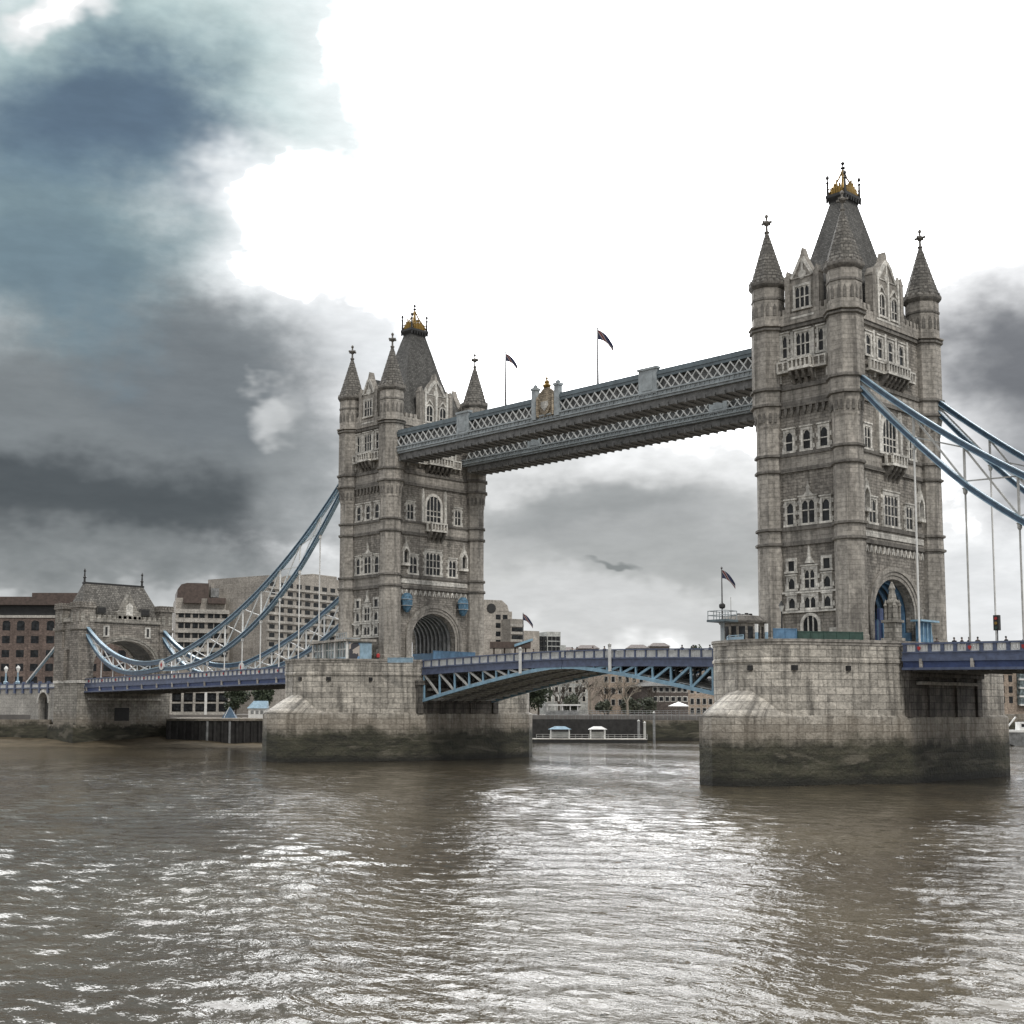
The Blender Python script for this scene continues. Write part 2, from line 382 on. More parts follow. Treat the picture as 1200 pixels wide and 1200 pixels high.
# timber wharf
p0, p1 = W(196, 289), W(318, 291)
wh = thing('timber_wharf', 'black tarred timber wharf with piles between abutment and left pier', 'wharf', (p0.x, p0.y, 0))
d = (p1-p0); dn_ = d.normalized(); nrm = Vector((dn_.y, -dn_.x, 0))
if nrm.dot(CAMP-p0) < 0: nrm = -nrm
mb = MB(); a, b = p0 - nrm*34, p1 - nrm*34
mb.loft([[(q.x, q.y, -4), (r.x, r.y, -4), (r.x, r.y, 5.2), (q.x, q.y, 5.2)] for q, r in ((p0, a), (p1, b))])
part(mb, 'piling', 'timber', wh)
mb = MB(); q0, q1 = p0+nrm*.3, p1+nrm*.3
mb.loft([[(q.x, q.y, 5.21), (r.x, r.y, 5.21), (r.x, r.y, 5.75), (q.x, q.y, 5.75)] for q, r in ((q0, a), (q1, b))])
part(mb, 'deck', 'quay', wh)
for k in range(14):
    q = p0 + d*((k+.5)/14) + nrm*.25
    part(MB().tube((q.x, q.y, -4), (q.x, q.y, 5.1), .28 if k % 3 else .36, n=8), 'pile', 'timber' if k not in (5, 8) else 'undergrey', wh)
# mud foreshore by the abutment
mb = MB(); rows = []
for i in range(41):
    px = -120 + 440*i/40
    row = []
    for j, (dd, zz) in enumerate(((293, 1.7), (284, 1.0), (275, .35), (268, -.05), (260, -.5))):
        q = W(px, dd - (3 if px > 200 else 0)); fall = 1.0 if px < 190 else max(.25, 1-(px-190)/110)
        row.append((q.x, q.y, zz*fall + .12*math.sin(px*.11+j) - (0.35 if j > 2 else 0)))
    rows.append(row)
mb.loft(rows, caps=False, closed=False)
part(mb, 'foreshore_mud_ground', 'mud', None, smooth_=True)['kind'] = 'structure'

# ---- water
m, t, b = new_mat('river_water')
P = nd(t, 'ShaderNodeNewGeometry').outputs['Position']
va = nd(t, 'ShaderNodeMapping', {'Vector': P, 'Rotation': (0, 0, R(-20)), 'Scale': (.55, 1.25, 1)}).outputs[0]
vb = nd(t, 'ShaderNodeMapping', {'Vector': P, 'Rotation': (0, 0, R(35)), 'Scale': (.8, 1.3, 1)}).outputs[0]
h1 = noise(t, va, .6, 3, .5, .5); h2 = noise(t, vb, 1.9, 3, .5, .4); h3 = noise(t, P, 5.5, 2, .5)
gust = smooth(t, noise(t, nd(t, 'ShaderNodeMapping', {'Vector': P, 'Rotation': (0, 0, R(-44)), 'Scale': (.5, 1.6, 1)}).outputs[0], .035, 3, .55), .35, .65, .55, 1.15)
hh = math_(t, 'ADD', math_(t, 'MULTIPLY', h1, .55), math_(t, 'ADD', math_(t, 'MULTIPLY', h2, .20), math_(t, 'MULTIPLY', h3, .07)))
hh = math_(t, 'MULTIPLY', hh, gust)
bp = nd(t, 'ShaderNodeBump', {'Height': hh, 'Strength': 1.0, 'Distance': .30})
t.links.new(bp.outputs[0], b.inputs['Normal'])
silt = mixc(t, smooth(t, noise(t, P, .05, 4, .6), .35, .65), (.054, .044, .030), (.080, .067, .046))
t.links.new(silt, b.inputs['Base Color'])
b.inputs['Roughness'].default_value = .03; b.inputs['IOR'].default_value = 1.33
MAT['water'] = m
# near patch with real waves, surrounded by a flat ring
rng = np.random.default_rng(3)
ux = np.array((RT.x, RT.y))/np.hypot(RT.x, RT.y); uy = np.array((FH.x, FH.y))
NX, NY = 520, 620
gs = np.linspace(-1, 1, NX); gy = 16*(230/16)**np.linspace(0, 1, NY)
GS, GY = np.meshgrid(gs, gy); GX = GS*(8+.6*GY)
PX = CAMP.x + GX*ux[0] + GY*uy[0]; PY = CAMP.y + GX*ux[1] + GY*uy[1]
Hh = np.zeros_like(PX); cell = np.maximum((8+.6*GY)*2/NX, GY*.0043)
for k in range(80):
    L = math.exp(rng.uniform(math.log(.38), math.log(3.8))); th = rng.normal(R(118), .6); kk = 2*math.pi/L
    A = .0049*L**.78
    ph = (PX*math.cos(th) + PY*math.sin(th))*kk + rng.uniform(0, 6.28)
    A = A*np.clip(L/(3.0*cell)-.5, 0, 1)
    Hh += A*(np.sin(ph) + .25*np.cos(2*ph)*np.clip(L/(6.4*cell)-.4, 0, 1))
grp = .65+.35*np.sin(PX*.11+PY*.05)*np.sin(PY*.09-PX*.03+1)
edge = np.clip(np.minimum.reduce([(1-np.abs(GS))*12, (GY-16)/3, (230-GY)/50]), 0, 1)
Hh *= edge*grp
verts = np.stack([PX.ravel(), PY.ravel(), Hh.ravel()], 1)
idx = np.arange(NX*NY).reshape(NY, NX)
faces = np.stack([idx[:-1, :-1].ravel(), idx[:-1, 1:].ravel(), idx[1:, 1:].ravel(), idx[1:, :-1].ravel()], 1)
def corner(a, b): return (CAMP.x + a*ux[0] + b*uy[0], CAMP.y + a*ux[1] + b*uy[1], 0.0)
n0 = len(verts)
ring = [corner(-17.6, 16), corner(17.6, 16), corner(146, 230), corner(-146, 230), corner(-9000, -3000), corner(9000, -3000), corner(9000, 9000), corner(-9000, 9000)]
allv = [tuple(v) for v in verts] + ring
allf = [tuple(f) for f in faces] + [(n0+i, n0+4+i, n0+4+(i+1) % 4, n0+(i+1) % 4) for i in range(4)]
me = bpy.data.meshes.new('river_water'); me.from_pydata(allv, [], allf); me.update()
if me.polygons[0].normal.z < 0: me.flip_normals()
me.polygons.foreach_set('use_smooth', [True]*len(me.polygons)); me.materials.append(m)
wo = bpy.data.objects.new('river_water', me); col.objects.link(wo); wo['kind'] = 'structure'

# ================================================================== PIERS
def resample(pts, n):
    pts = [Vector(p) for p in pts]; seg = [(pts[(i+1) % len(pts)]-pts[i]).length for i in range(len(pts))]; T = sum(seg); o = []
    for k in range(n):
        s = T*k/n; i = 0
        while s > seg[i] and i < len(seg)-1: s -= seg[i]; i += 1
        o.append(pts[i] + (pts[(i+1) % len(pts)]-pts[i])*(s/seg[i]))
    return o
UP_PTS = [(11.2, 0), (11.2, 15.5), (8, 19.5), (0, 21.5), (-8, 19.5), (-11.2, 15.5), (-11.2, 0), (-11.2, -8.4), (-10.7, -10.2), (-7.9, -16.2), (-5.2, -21.2), (-3.6, -22.7), (0, -23.6), (3.6, -22.7), (5.2, -21.2), (7.9, -16.2), (10.7, -10.2), (11.2, -8.4)]
def upper_plan(cx, grow=0.0, n=72):
    base_ = resample([(x, y, 0) for x, y in UP_PTS], n); o_ = []
    for k, p in enumerate(base_):
        d_ = (base_[(k+1) % n]-base_[k-1]).normalized(); o_.append((cx+p.x+d_.y*grow, p.y-d_.x*grow))
    return o_
lower_pts = [(11.5, -8.3), (11, -10.2), (7.8, -16.3), (4.9, -22.4), (4.3, -24.8), (3.1, -26.9), (1.5, -28.1), (-1.5, -28.1), (-3.1, -26.9), (-4.3, -24.8), (-4.9, -22.4), (-7.8, -16.3), (-11, -10.2), (-11.5, -8.3), (-11.5, 15.8), (-8.2, 20), (0, 22), (8.2, 20), (11.5, 15.8)]
def lower_plan(cx, n=72):
    # sample the pointed base plan along the same bearings as the upper plan so the cap lofts cleanly
    out_ = []
    up = upper_plan(0)
    L = len(lower_pts)
    for x, y in up:
        o = Vector((0, max(-14, min(9, y)))); dct = Vector((x, y)) - o
        if dct.length < 1e-6: dct = Vector((1, 0))
        best = None
        for i in range(L):
            a = Vector(lower_pts[i]); b_ = Vector(lower_pts[(i+1) % L]); e = b_-a
            den = dct.x*e.y - dct.y*e.x
            if abs(den) < 1e-9: continue
            tt = ((a.x-o.x)*e.y - (a.y-o.y)*e.x)/den; ss = ((a.x-o.x)*dct.y - (a.y-o.y)*dct.x)/den
            if tt > 0 and -1e-6 <= ss <= 1+1e-6 and (best is None or tt < best): best = tt
        q = o + dct*best
        out_.append((cx+q.x, q.y))
    return out_
def set_arc(o, plan):
    n = len(plan); L = [0.0]*n; acc = 0.0; s0 = n//4
    for k in range(1, n):
        a, b_ = plan[(s0+k-1) % n], plan[(s0+k) % n]; acc += math.hypot(a[0]-b_[0], a[1]-b_[1]); L[(s0+k) % n] = acc
    at_ = o.data.attributes.new('arc', 'FLOAT', 'POINT')
    for i in range(len(o.data.vertices)): at_.data[i].value = L[i % n]
    return o
def make_pier(cx):
    r = thing('bridge_pier', 'rightmost granite river pier with stained algae base carrying the nearer tower', 'pier', (cx, 0, 0), 'granite river piers')
    lo, up = lower_plan(cx), upper_plan(cx)
    mb = MB()
    rings = [[(x, y, -5) for x, y in lo], [(x, y, 7.1) for x, y in lo]]
    mb.loft(rings); set_arc(part(mb, 'cutwater_base', 'pier', r), lo)
    mb = MB(); rings = [[(x, y, 7.095) for x, y in lo]]
    for f in (.2, .4, .6, .8, 1.0):
        rg = []
        for (lx, ly), (ux_, uy_) in zip(lo, up):
            gap = math.hypot(lx-ux_, ly-uy_); zt = 7.35 + .66*max(0, gap-.5)
            rg.append((lx+(ux_-lx)*f, ly+(uy_-ly)*f, 7.1+(zt-7.1)*(f**.9)))
        rings.append(rg)
    mb.loft(rings)
    set_arc(part(mb, 'cutwater_cap', 'pier', r, smooth_=True), lo)
    mb = MB(); prof = ((0, 6.0), (0, 13.0), (.14, 13.05), (.14, 13.35), (.02, 13.45), (.02, 14.9))
    mb.loft([[(x, y, z) for x, y in upper_plan(cx, g)] for g, z in prof]); set_arc(part(mb, 'pier_shaft', 'pier', r), up)
    # parapet ring
    mb = MB(); rings = [[(x, y, z) for x, y in upper_plan(cx, g)] for g, z in ((.10, 14.9), (.10, 15.2), (.22, 15.22), (.22, 15.5), (-.5, 15.5), (-.5, 14.91))]
    mb.loft(rings, caps=False); part(mb, 'parapet', 'ashlar', r)
    # weep holes on the end face
    for tx in (1.2, 5.2, 8.4):
        pts = upper_plan(cx); q = min((p for p in pts if p[1] < 0), key=lambda p: abs(p[0]-(cx+tx)))
        part(MB().box(q[0]-.26, q[0]+.26, q[1]-.26, q[1]+.26, 12.15, 12.7), 'weep_hole', 'lead', r)
    # bearing bay under side span and bascule: dark raised panel paints the recess shade
    for s in (1, -1):
        x0 = cx + s*11.18
        mb = MB()
        for y in (-8.0, -3.4, 3.0, 8.0): mb.box(min(x0, x0+s*.5), max(x0, x0+s*.5), y-.55, y+.55, 7.2, 12.3)
        mb.box(min(x0, x0+s*.75), max(x0, x0+s*.75), -8.8, 8.8, 11.6, 12.3)
        part(mb, 'bearing_pilaster', 'pier_stain_shade', r)
        part(MB().box(min(x0, x0+s*.22), max(x0, x0+s*.22), -8.5, 8.5, 7.25, 11.55), 'bearing_recess_shade', 'pier_stain_shade', r)
        part(MB().box(min(x0+s*.3, x0+s*1.0), max(x0+s*.3, x0+s*1.0), -6.6, 6.6, 10.75, 11.1), 'bearing_ledge', 'conc_band', r)
    return r
pier_r = make_pier(41)
pier_l = copy_tree(pier_r); pier_l.location = (-41, 0, 0)
pier_l['label'] = 'left granite river pier with dark algae base carrying the farther tower'

# ================================================================== TOWERS
TX, TY = 5.226, 9.08           # turret centres
WX, WY = 5.4, 9.5              # wall planes
def make_tower(cx):
    r = thing('gothic_bridge_tower', 'nearer and larger stone bridge tower on the right with four pointed turrets', 'tower', (cx, 0, 14), 'gothic bridge towers')
    fY = lambda u, z, d: (cx+u, -WY-d, z)          # upstream face
    fX = lambda u, z, d: (cx+WX+d, u, z)           # road face
    # arch outline
    HW, ZS, RISE = 4.65, 19.0, 4.3
    def arch(hw, rise, n=24): return [(hw*math.cos(math.pi*i/n), ZS + rise*(math.sin(math.pi*i/n)**.92)) for i in range(n+1)]
    # walls
    mb = MB()
    poly = [(-8.9, 14), (-8.9, 54), (8.9, 54), (8.9, 14), (HW, 14)] + arch(HW, RISE) + [(-HW, 14)]
    mb.prism(poly, fX, -1.1, 0); mb.prism(poly, lambda u, z, d: (cx-WX-d, u, z), -1.1, 0)
    for s in (-1, 1): mb.box(cx-5.2, cx+5.2, min(s*WY, s*8.9), max(s*WY, s*8.9), 14, 54)
    part(mb, 'wall', 'granite', r)
    # tunnel lining, ribs, blue lower panels
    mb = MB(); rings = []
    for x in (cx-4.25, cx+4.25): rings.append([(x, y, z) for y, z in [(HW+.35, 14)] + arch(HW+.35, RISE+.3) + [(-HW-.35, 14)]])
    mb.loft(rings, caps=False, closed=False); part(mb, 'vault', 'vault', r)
    for k in range(9):
        x = cx - 4.0 + 1.0*k; mb = MB()
        o = [(HW+.3, 17.2)] + arch(HW+.3, RISE+.25) + [(-HW-.3, 17.2)]; i_ = [(HW-.25, 17.2)] + arch(HW-.25, RISE-.25) + [(-HW+.25, 17.2)]
        mb.loft([[(x+dx, y, z) for y, z in pl] for dx, pl in ((-.17, o), (-.17, i_), (.17, i_), (.17, o))], caps=False, closed=False)
        part(mb, 'vault_rib', 'board', r)
    mb = MB()
    for s in (-1, 1):
        mb.box(cx-5.0, cx+5.0, min(s*HW, s*(HW-.28)), max(s*HW, s*(HW-.28)), 14, 17.2)
    part(mb, 'blue_lining', 'board', r)
    # archivolts, stepped
    mb = MB()
    for a, b_, d in ((HW, HW+.42, .10), (HW+.45, HW+.85, .20), (HW+.88, HW+1.4, .34)):
        o = [(b_, 16.2)] + arch(b_, RISE+(b_-HW)) + [(-b_, 16.2)]; i_ = [(a, 16.2)] + arch(a, RISE+(a-HW)) + [(-a, 16.2)]
        mb.loft([[fX(y, z, dd) for y, z in pl] for dd, pl in ((-.05, i_), (d, i_), (d, o), (-.05, o))], caps=False, closed=False)
    part(mb, 'archivolt', 'ashlar', r)
    mb = MB()
    for s in (-1, 1): mb.box(cx+WX-.05, cx+WX+.5, min(s*HW, s*(HW+1.55)), max(s*HW, s*(HW+1.55)), 14, 16.2)
    part(mb, 'arch_plinth', 'ashlar', r)
    # turrets
    for sx in (-1, 1):
        for sy in (-1, 1):
            x, y = cx+sx*TX, sy*TY; k = 1/math.cos(math.pi/8)
            prof = [(1.74, 14), (1.74, 16.3), (1.66, 16.5), (1.64, 27.4), (1.58, 29.3), (1.58, 41.3), (1.64, 41.5), (1.72, 42.6), (1.94, 43.9), (1.94, 53.4), (1.86, 53.8), (1.86, 58.5)]
            tu = part(MB().lathe([(a*k, z) for a, z in prof], x, y), 'corner_turret', 'ashlar', r)
            mb = MB().lathe([(1.88*k, 57.0), (1.95*k, 57.05), (1.95*k, 57.3), (1.88*k, 57.35)], x, y)
            mb.lathe([(1.9*k, 58.5), (2.1*k, 58.75), (2.2*k, 58.95), (2.2*k, 59.25), (2.02*k, 59.5)], x, y)
            for i in range(16):
                a = 2*math.pi*(i+.5)/16; mb.box(x+2.1*math.cos(a)-.13, x+2.1*math.cos(a)+.13, y+2.1*math.sin(a)-.13, y+2.1*math.sin(a)+.13, 59.2, 59.62)
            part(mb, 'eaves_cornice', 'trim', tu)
            sp = [(2.0*k, 59.4)]
            for i in range(1, 9):
                f = i/9; rr = 2.0*(1-f)+.2*f; sp += [((rr+.05)*k, 59.4+6.4*f-.12), ((rr+.05)*k, 59.4+6.4*f), (rr*k*.985, 59.4+6.4*f+.02)]
            sp += [(.2*k, 65.8)]
            part(MB().lathe(sp, x, y), 'spire', 'spire', tu)
            mb = MB().lathe([(.2, 65.7), (.34, 65.85), (.34, 66.0), (.16, 66.1), (.14, 66.7), (.42, 66.95), (.50, 67.15), (.3, 67.35), (.13, 67.45), (.13, 67.75), (.24, 67.9), (.20, 68.1), (.04, 68.26)], x, y)
            for ax, ay in ((1, 0), (0, 1)): mb.bar((x-.72*ax, y-.72*ay, 67.12), (x+.72*ax, y+.72*ay, 67.12), .22, .26)
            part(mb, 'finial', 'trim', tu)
            if sy < 0 or sx > 0:
                for zz, hh_, rr, ww in ((42.0, 1.6, 1.84, .16), (55.0, 1.5, 1.87, .2)):   # blind lancets on the flare and panels near the top
                    mb = MB()
                    for i in range(8):
                        a = math.pi/4*i; c_, s_ = math.cos(a), math.sin(a)
                        for off in ((-.42, .42) if zz > 50 else (-.3, .32)):
                            px_, py_ = x+rr*c_-off*s_, y+rr*s_+off*c_
                            t1 = Vector((-s_, c_, 0))*ww; n_ = Vector((c_, s_, 0))*.06
                            q = Vector((px_, py_, zz))
                            if zz < 50: q -= n_*1.5
                            mb.prism([(-1, 0), (1, 0), (1, .7), (0, 1), (-1, .7)], lambda u, w, dd, q=q, t1=t1, n_=n_, h=hh_: tuple(q + t1*u + Vector((0, 0, w*h)) + n_*dd), 0, 1)
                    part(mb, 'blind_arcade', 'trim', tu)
    # string courses wrapping walls and turrets
    k = 1/math.cos(math.pi/8)
    def course(z0, z1, pr, name, mat, tr):
        mb = MB(); e = .004
        mb.box(cx-TX, cx+TX, -WY-pr, -WY+.2, z0, z1); mb.box(cx-TX, cx+TX, WY-.2, WY+pr, z0, z1)
        mb.box(cx+WX-.2, cx+WX+pr, -TY, TY, z0+e, z1-e); mb.box(cx-WX-pr, cx-WX+.2, -TY, TY, z0+e, z1-e)
        for sx in (-1, 1):
            for sy in (-1, 1):
                h = z1-z0
                mb.lathe([((tr)*k, z0+2*e), ((tr+pr)*k, z0+min(.12, h*.3)), ((tr+pr)*k, z1-.1), ((tr)*k, z1-2*e)], cx+sx*TX, sy*TY)
        part(mb, name, mat, r)
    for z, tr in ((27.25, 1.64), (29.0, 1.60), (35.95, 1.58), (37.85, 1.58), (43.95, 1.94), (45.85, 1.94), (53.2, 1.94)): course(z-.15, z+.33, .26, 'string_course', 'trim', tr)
    for a, b_ in ((27.58, 28.85), (36.28, 37.7), (44.28, 45.7)):
        mb = MB(); mb.box(cx-3.8, cx+3.8, -WY-.07, -WY+.1, a, b_); mb.box(cx+WX-.1, cx+WX+.07, -7.6, 7.6, a, b_); part(mb, 'frieze_band', 'ashlar', r)
    course(53.52, 53.9, .40, 'cornice', 'ashlar', 1.90)
    # crenellated parapet
    mb = MB()
    for u in np.arange(-3.4, 3.5, .95):
        if abs(u) > 2.1: mb.box(cx+u-.3, cx+u+.3, -WY-.3, -WY+.15, 54.8, 55.5)
    for u in np.arange(-7.2, 7.3, .9):
        if abs(u) > 3.6: mb.box(cx+WX-.15, cx+WX+.3, u-.29, u+.29, 54.8, 55.5); mb.box(cx-WX-.3, cx-WX+.15, u-.29, u+.29, 54.8, 55.5)
    for s in (-1, 1):
        mb.box(cx-4, cx+4, min(s*(WY-.15), s*(WY+.3)), max(s*(WY-.15), s*(WY+.3)), 53.9, 54.8); mb.box(min(cx+s*(WX-.15), cx+s*(WX+.3)), max(cx+s*(WX-.15), cx+s*(WX+.3)), -7.7, 7.7, 53.9, 54.8)
    part(mb, 'parapet', 'ashlar', r)
    # windows
    def lights_window(face, u, z0, w, h, n=2, trans=(.55,), arch_=False, parent=None, quoin=True, sur=.26, d0=0.0, name='window', hood=True):
        mb = MB(); pt = lambda a, b_, d: face(u+a, z0+b_, d+d0)
        H = w/2
        def rect(a0, a1, b0, b1, dd): mb.prism([(a0, b0), (a1, b0), (a1, b1), (a0, b1)], pt, -.04, dd)
        if arch_:
            rise = H*1.05; hs = h-rise
            o = [(-(H+sur)*math.cos(math.pi*i/12), hs+(rise+sur)*math.sin(math.pi*i/12)) for i in range(13)]
            i_ = [(-H*math.cos(math.pi*i/12), hs+rise*math.sin(math.pi*i/12)) for i in range(13)]
            mb.loft([[pt(a, b_, dd) for a, b_ in pl] for dd, pl in ((-.04, i_), (.2, i_), (.2, o), (-.04, o))], caps=False, closed=False)
        else:
            hs = h; rect(-H-sur, H+sur, h, h+sur*1.1, .2)
            if hood: rect(-H-sur-.1, H+sur+.1, h+sur*1.1+.003, h+sur*1.1+.16, .32)
        rect(-H-sur, -H, 0, hs-.002, .197); rect(H, H+sur, 0, hs-.002, .197)
        rect(-H-sur-.14, H+sur+.14, -.26, -.003, .30)
        if quoin:
            kq = max(2, int(hs/.5))
            for i in range(0, kq, 2):
                z_ = hs*i/kq
                rect(-H-sur-.24, -H-sur+.02, z_+.02, z_+hs/kq-.02, .12); rect(H+sur-.02, H+sur+.24, z_+.02, z_+hs/kq-.02, .12)
        for i in range(1, n):
            a = -H+w*i/n; top = hs if not arch_ else hs + H*1.05*math.sqrt(max(0, 1-(a/H)**2)) - .04
            rect(a-.075, a+.075, .002, top-.003, .13)
        for f in trans: rect(-H+.003, H-.003, hs*f-.07, hs*f+.07, .126)
        if not arch_ and hs > 1.2:     # cusped light heads
            for i in range(n):
                a = -H+w*(i+.5)/n; q = w/n/2-.07
                mb.prism([(a-q, hs-.004), (a-q, hs-.45), (a-q*.55, hs-.16), (a, hs-.06), (a+q*.55, hs-.16), (a+q, hs-.45), (a+q, hs-.004)], pt, -.03, .115)
        fr = part(mb, name, 'pale', parent or r)
        mb = MB()
        if arch_: mb.prism([(-H, .0)] + i_ + [(H, .0)], pt, -.02, .045)
        else: mb.prism([(-H, 0), (H, 0), (H, h), (-H, h)], pt, -.02, .045)
        part(mb, 'pane', 'glass', fr)
        return fr
    w_ = lights_window
    # upstream face rows, bottom to top
    w_(fY, .15, 16.7, 2.0, 2.1, 3, (), True, quoin=False, sur=.35)
    mb = MB()
    for u in (-2.95, 3.15): mb.box(cx+u-.5, cx+u+.5, -WY-.2, -WY+.1, 16.5, 17.3)
    part(mb, 'stone_plaque', 'pale', r)
    for u in (-2.3, 2.45):
        w_(fY, u, 24.1, .85, 1.2, 1, (), sur=.3, quoin=False, hood=False); w_(fY, u, 22.0, .85, 1.3, 1, (), sur=.24); w_(fY, u, 19.75, .85, 1.25, 1, (), sur=.24)
    w_(fY, .15, 22.0, 1.35, 2.15, 2, (.5,), sur=.38); w_(fY, .15, 19.7, 1.5, 1.3, 2, (), sur=.38)
    mb = MB()
    for z in (21.45, 19.2): mb.box(cx-3.5, cx+3.8, -WY-.34, -WY+.1, z, z+.22)
    mb.prism([(-.5, 24.9), (.8, 24.9), (.35, 25.6), (.25, 26.6), (.15, 26.95), (.05, 26.6), (-.05, 25.6)], fY, -.02, .22)
    part(mb, 'carved_ledge', 'pale', r)
    w_(fY, -2.3, 29.6, .9, 2.6, 1, (.5,)); w_(fY, .15, 29.6, 1.7, 2.75, 2, (.55,), sur=.34); w_(fY, 2.5, 29.6, .95, 2.6, 1, (.5,))
    mb = MB(); mb.prism([(-.7, 32.75), (1.0, 32.75), (.45, 33.2), (.28, 33.5), (.4, 33.75), (.25, 34.0), (.15, 34.6), (.05, 34.0), (-.1, 33.75), (.02, 33.5), (-.15, 33.2)], fY, -.02, .2); part(mb, 'ogee_finial', 'pale', r)
    for u in (-2.25, .15, 2.45): w_(fY, u, 38.35, .95, 2.3, 1, (.45,), sur=.3)
    # corbel table
    mb = MB()
    for i in range(9):
        u = -3.45+.86*i; mb.prism([(u-.2, 43.75), (u+.2, 43.75), (u+.2, 43.1), (u, 42.5), (u-.2, 43.1)], fY, -.02, .3)
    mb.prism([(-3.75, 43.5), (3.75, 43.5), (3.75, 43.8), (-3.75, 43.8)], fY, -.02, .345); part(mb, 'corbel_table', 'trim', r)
    for u in (-2.6, 2.35): w_(fY, u, 49.65, .62, 2.7, 1, (.45,), sur=.24, quoin=True)
    w_(fY, -.1, 49.6, 1.8, 2.75, 3, (.5,), sur=.26)
    for u0 in (-3.3, -1.55, 1.3, 3.15): part(MB().box(cx+u0-.17, cx+u0+.17, -WY-.25, -WY+.1, 46.6, 52.6), 'buttress_strip', 'pale', r)
    def balcony(face, u0, u1, c0, c1, z):
        mb = MB(); q = lambda a0, a1, b0, b1, d0, d1: mb.prism([(a0, b0), (a1, b0), (a1, b1), (a0, b1)], face, d0, d1)
        q(u0, u1, z, z+.28, -.02, .75); q(u0, u1, z+1.2, z+1.42, .5, .78)
        q(c0, c1, z-.02, z+.32, .6, 1.35); q(c0, c1, z+1.18, z+1.45, .6, 1.38); 
        n = int((u1-u0)/.75)
        for i in range(n+1):
            a = u0+.1+(u1-u0-.2)*i/n; q(a-.09, a+.09, z+.2, z+1.25, .5, .8)
        n = int((c1-c0)/.6)
        for i in range(n+1): a = c0+.1+(c1-c0-.2)*i/n; q(a-.1, a+.1, z+.25, z+1.25, 1.1, 1.36)
        bl = part(mb, 'balcony', 'pale', r)
        mb = MB(); q(u0+.03, u1-.03, z+.27, z+1.21, .56, .68); q(c0+.08, c1-.08, z+.3, z+1.19, .7, 1.2); part(mb, 'balcony_panel', 'granite', bl)
        mb = MB(); m_ = max(3, int((c1-c0)/.75))
        for i in range(m_):
            a = c0+.25+(c1-c0-.5)*i/(m_-1)
            A = [(a-.15, z), (a+.15, z)]
            mb.loft([[face(a+s, z-zz, d_) for s, zz, d_ in ((-.16, .0, -.02), (.16, .0, -.02), (.16, .0, 1.2-e_), (-.16, .0, 1.2-e_))] if False else
                     [face(a-.16, z-zz, -.02), face(a+.16, z-zz, -.02), face(a+.16, z-zz, dd), face(a-.16, z-zz, dd)] for zz, dd in ((0.02, 1.25), (.5, 1.05), (.95, .62), (1.5, .18), (1.75, .03))])
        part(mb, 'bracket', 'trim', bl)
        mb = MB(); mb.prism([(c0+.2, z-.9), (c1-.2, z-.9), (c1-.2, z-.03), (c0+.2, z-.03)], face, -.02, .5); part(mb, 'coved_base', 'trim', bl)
    balcony(fY, -3.4, 3.3, -1.55, 1.55, 47.7)
    # road face rows
    mb = MB(); mb.prism([(-7.2, 27.9), (7.2, 27.9), (7.2, 28.6), (-7.2, 28.6)], fX, .05, .18)
    for i in range(15):
        u = -6.9+.985*i; mb.prism([(u-.32, 26.1), (u-.2, 26.75), (u, 27.0), (u+.2, 26.75), (u+.32, 26.1), (u+.16, 26.1), (u, 26.6), (u-.16, 26.1)], fX, -.02, .14)
    part(mb, 'carved_band', 'pale', r)
    for u in (-4.6, 3.9): w_(fX, u, 29.6, 1.5, 2.7, 2, (.5,))
    w_(fX, -.35, 29.6, 3.0, 3.6, 4, (.33, .66), sur=.4)
    for u in (-6.3, 6.3):          # canopied niches
        mb = MB(); mb.prism([(u-.75, 31.2), (u-.5, 31.2), (u-.5, 32.9), (u, 33.5), (u+.5, 32.9), (u+.5, 31.2), (u+.75, 31.2), (u+.75, 33.0), (u, 34.5), (u-.75, 33.0)], fX, -.02, .55)
        mb.prism([(u-.8, 30.7), (u+.8, 30.7), (u+.8, 31.15), (u-.8, 31.15)], fX, -.02, .6); mb.prism([(u-.12, 34.3), (u+.12, 34.3), (u, 35.4)], fX, .1, .4)
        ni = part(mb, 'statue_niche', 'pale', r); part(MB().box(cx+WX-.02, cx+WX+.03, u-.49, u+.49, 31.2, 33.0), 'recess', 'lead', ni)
    balcony(fX, -2.2, 2.2, -1.7, 1.7, 36.6)
    for u in (-5.3, 5.0): w_(fX, u, 38.3, 1.25, 2.5, 2, (.5,), sur=.3)
    w_(fX, -.3, 38.3, 3.0, 4.2, 4, (.35, .68), True, sur=.45, quoin=False)
    for u in (-2.75, 2.15): part(MB().prism([(u-.25, 38), (u+.25, 38), (u+.25, 42.7), (u, 43.6), (u-.25, 42.7)], fX, -.02, .38), 'pinnacle_buttress', 'pale', r)
    for u in (-4.6, -2.0, .45, 3.0): w_(fX, u, 49.5, .95, 2.4, 1, (.5,), sur=.3)
    for u in (-5.9, -3.35, -.75, 1.7, 4.4): part(MB().prism([(u-.2, 47), (u+.2, 47), (u+.2, 52.7), (u-.2, 52.7)], fX, -.02, .24), 'buttress_strip', 'pale', r)
    balcony(fX, -5.3, 5.3, -2.2, 3.0, 47.5)
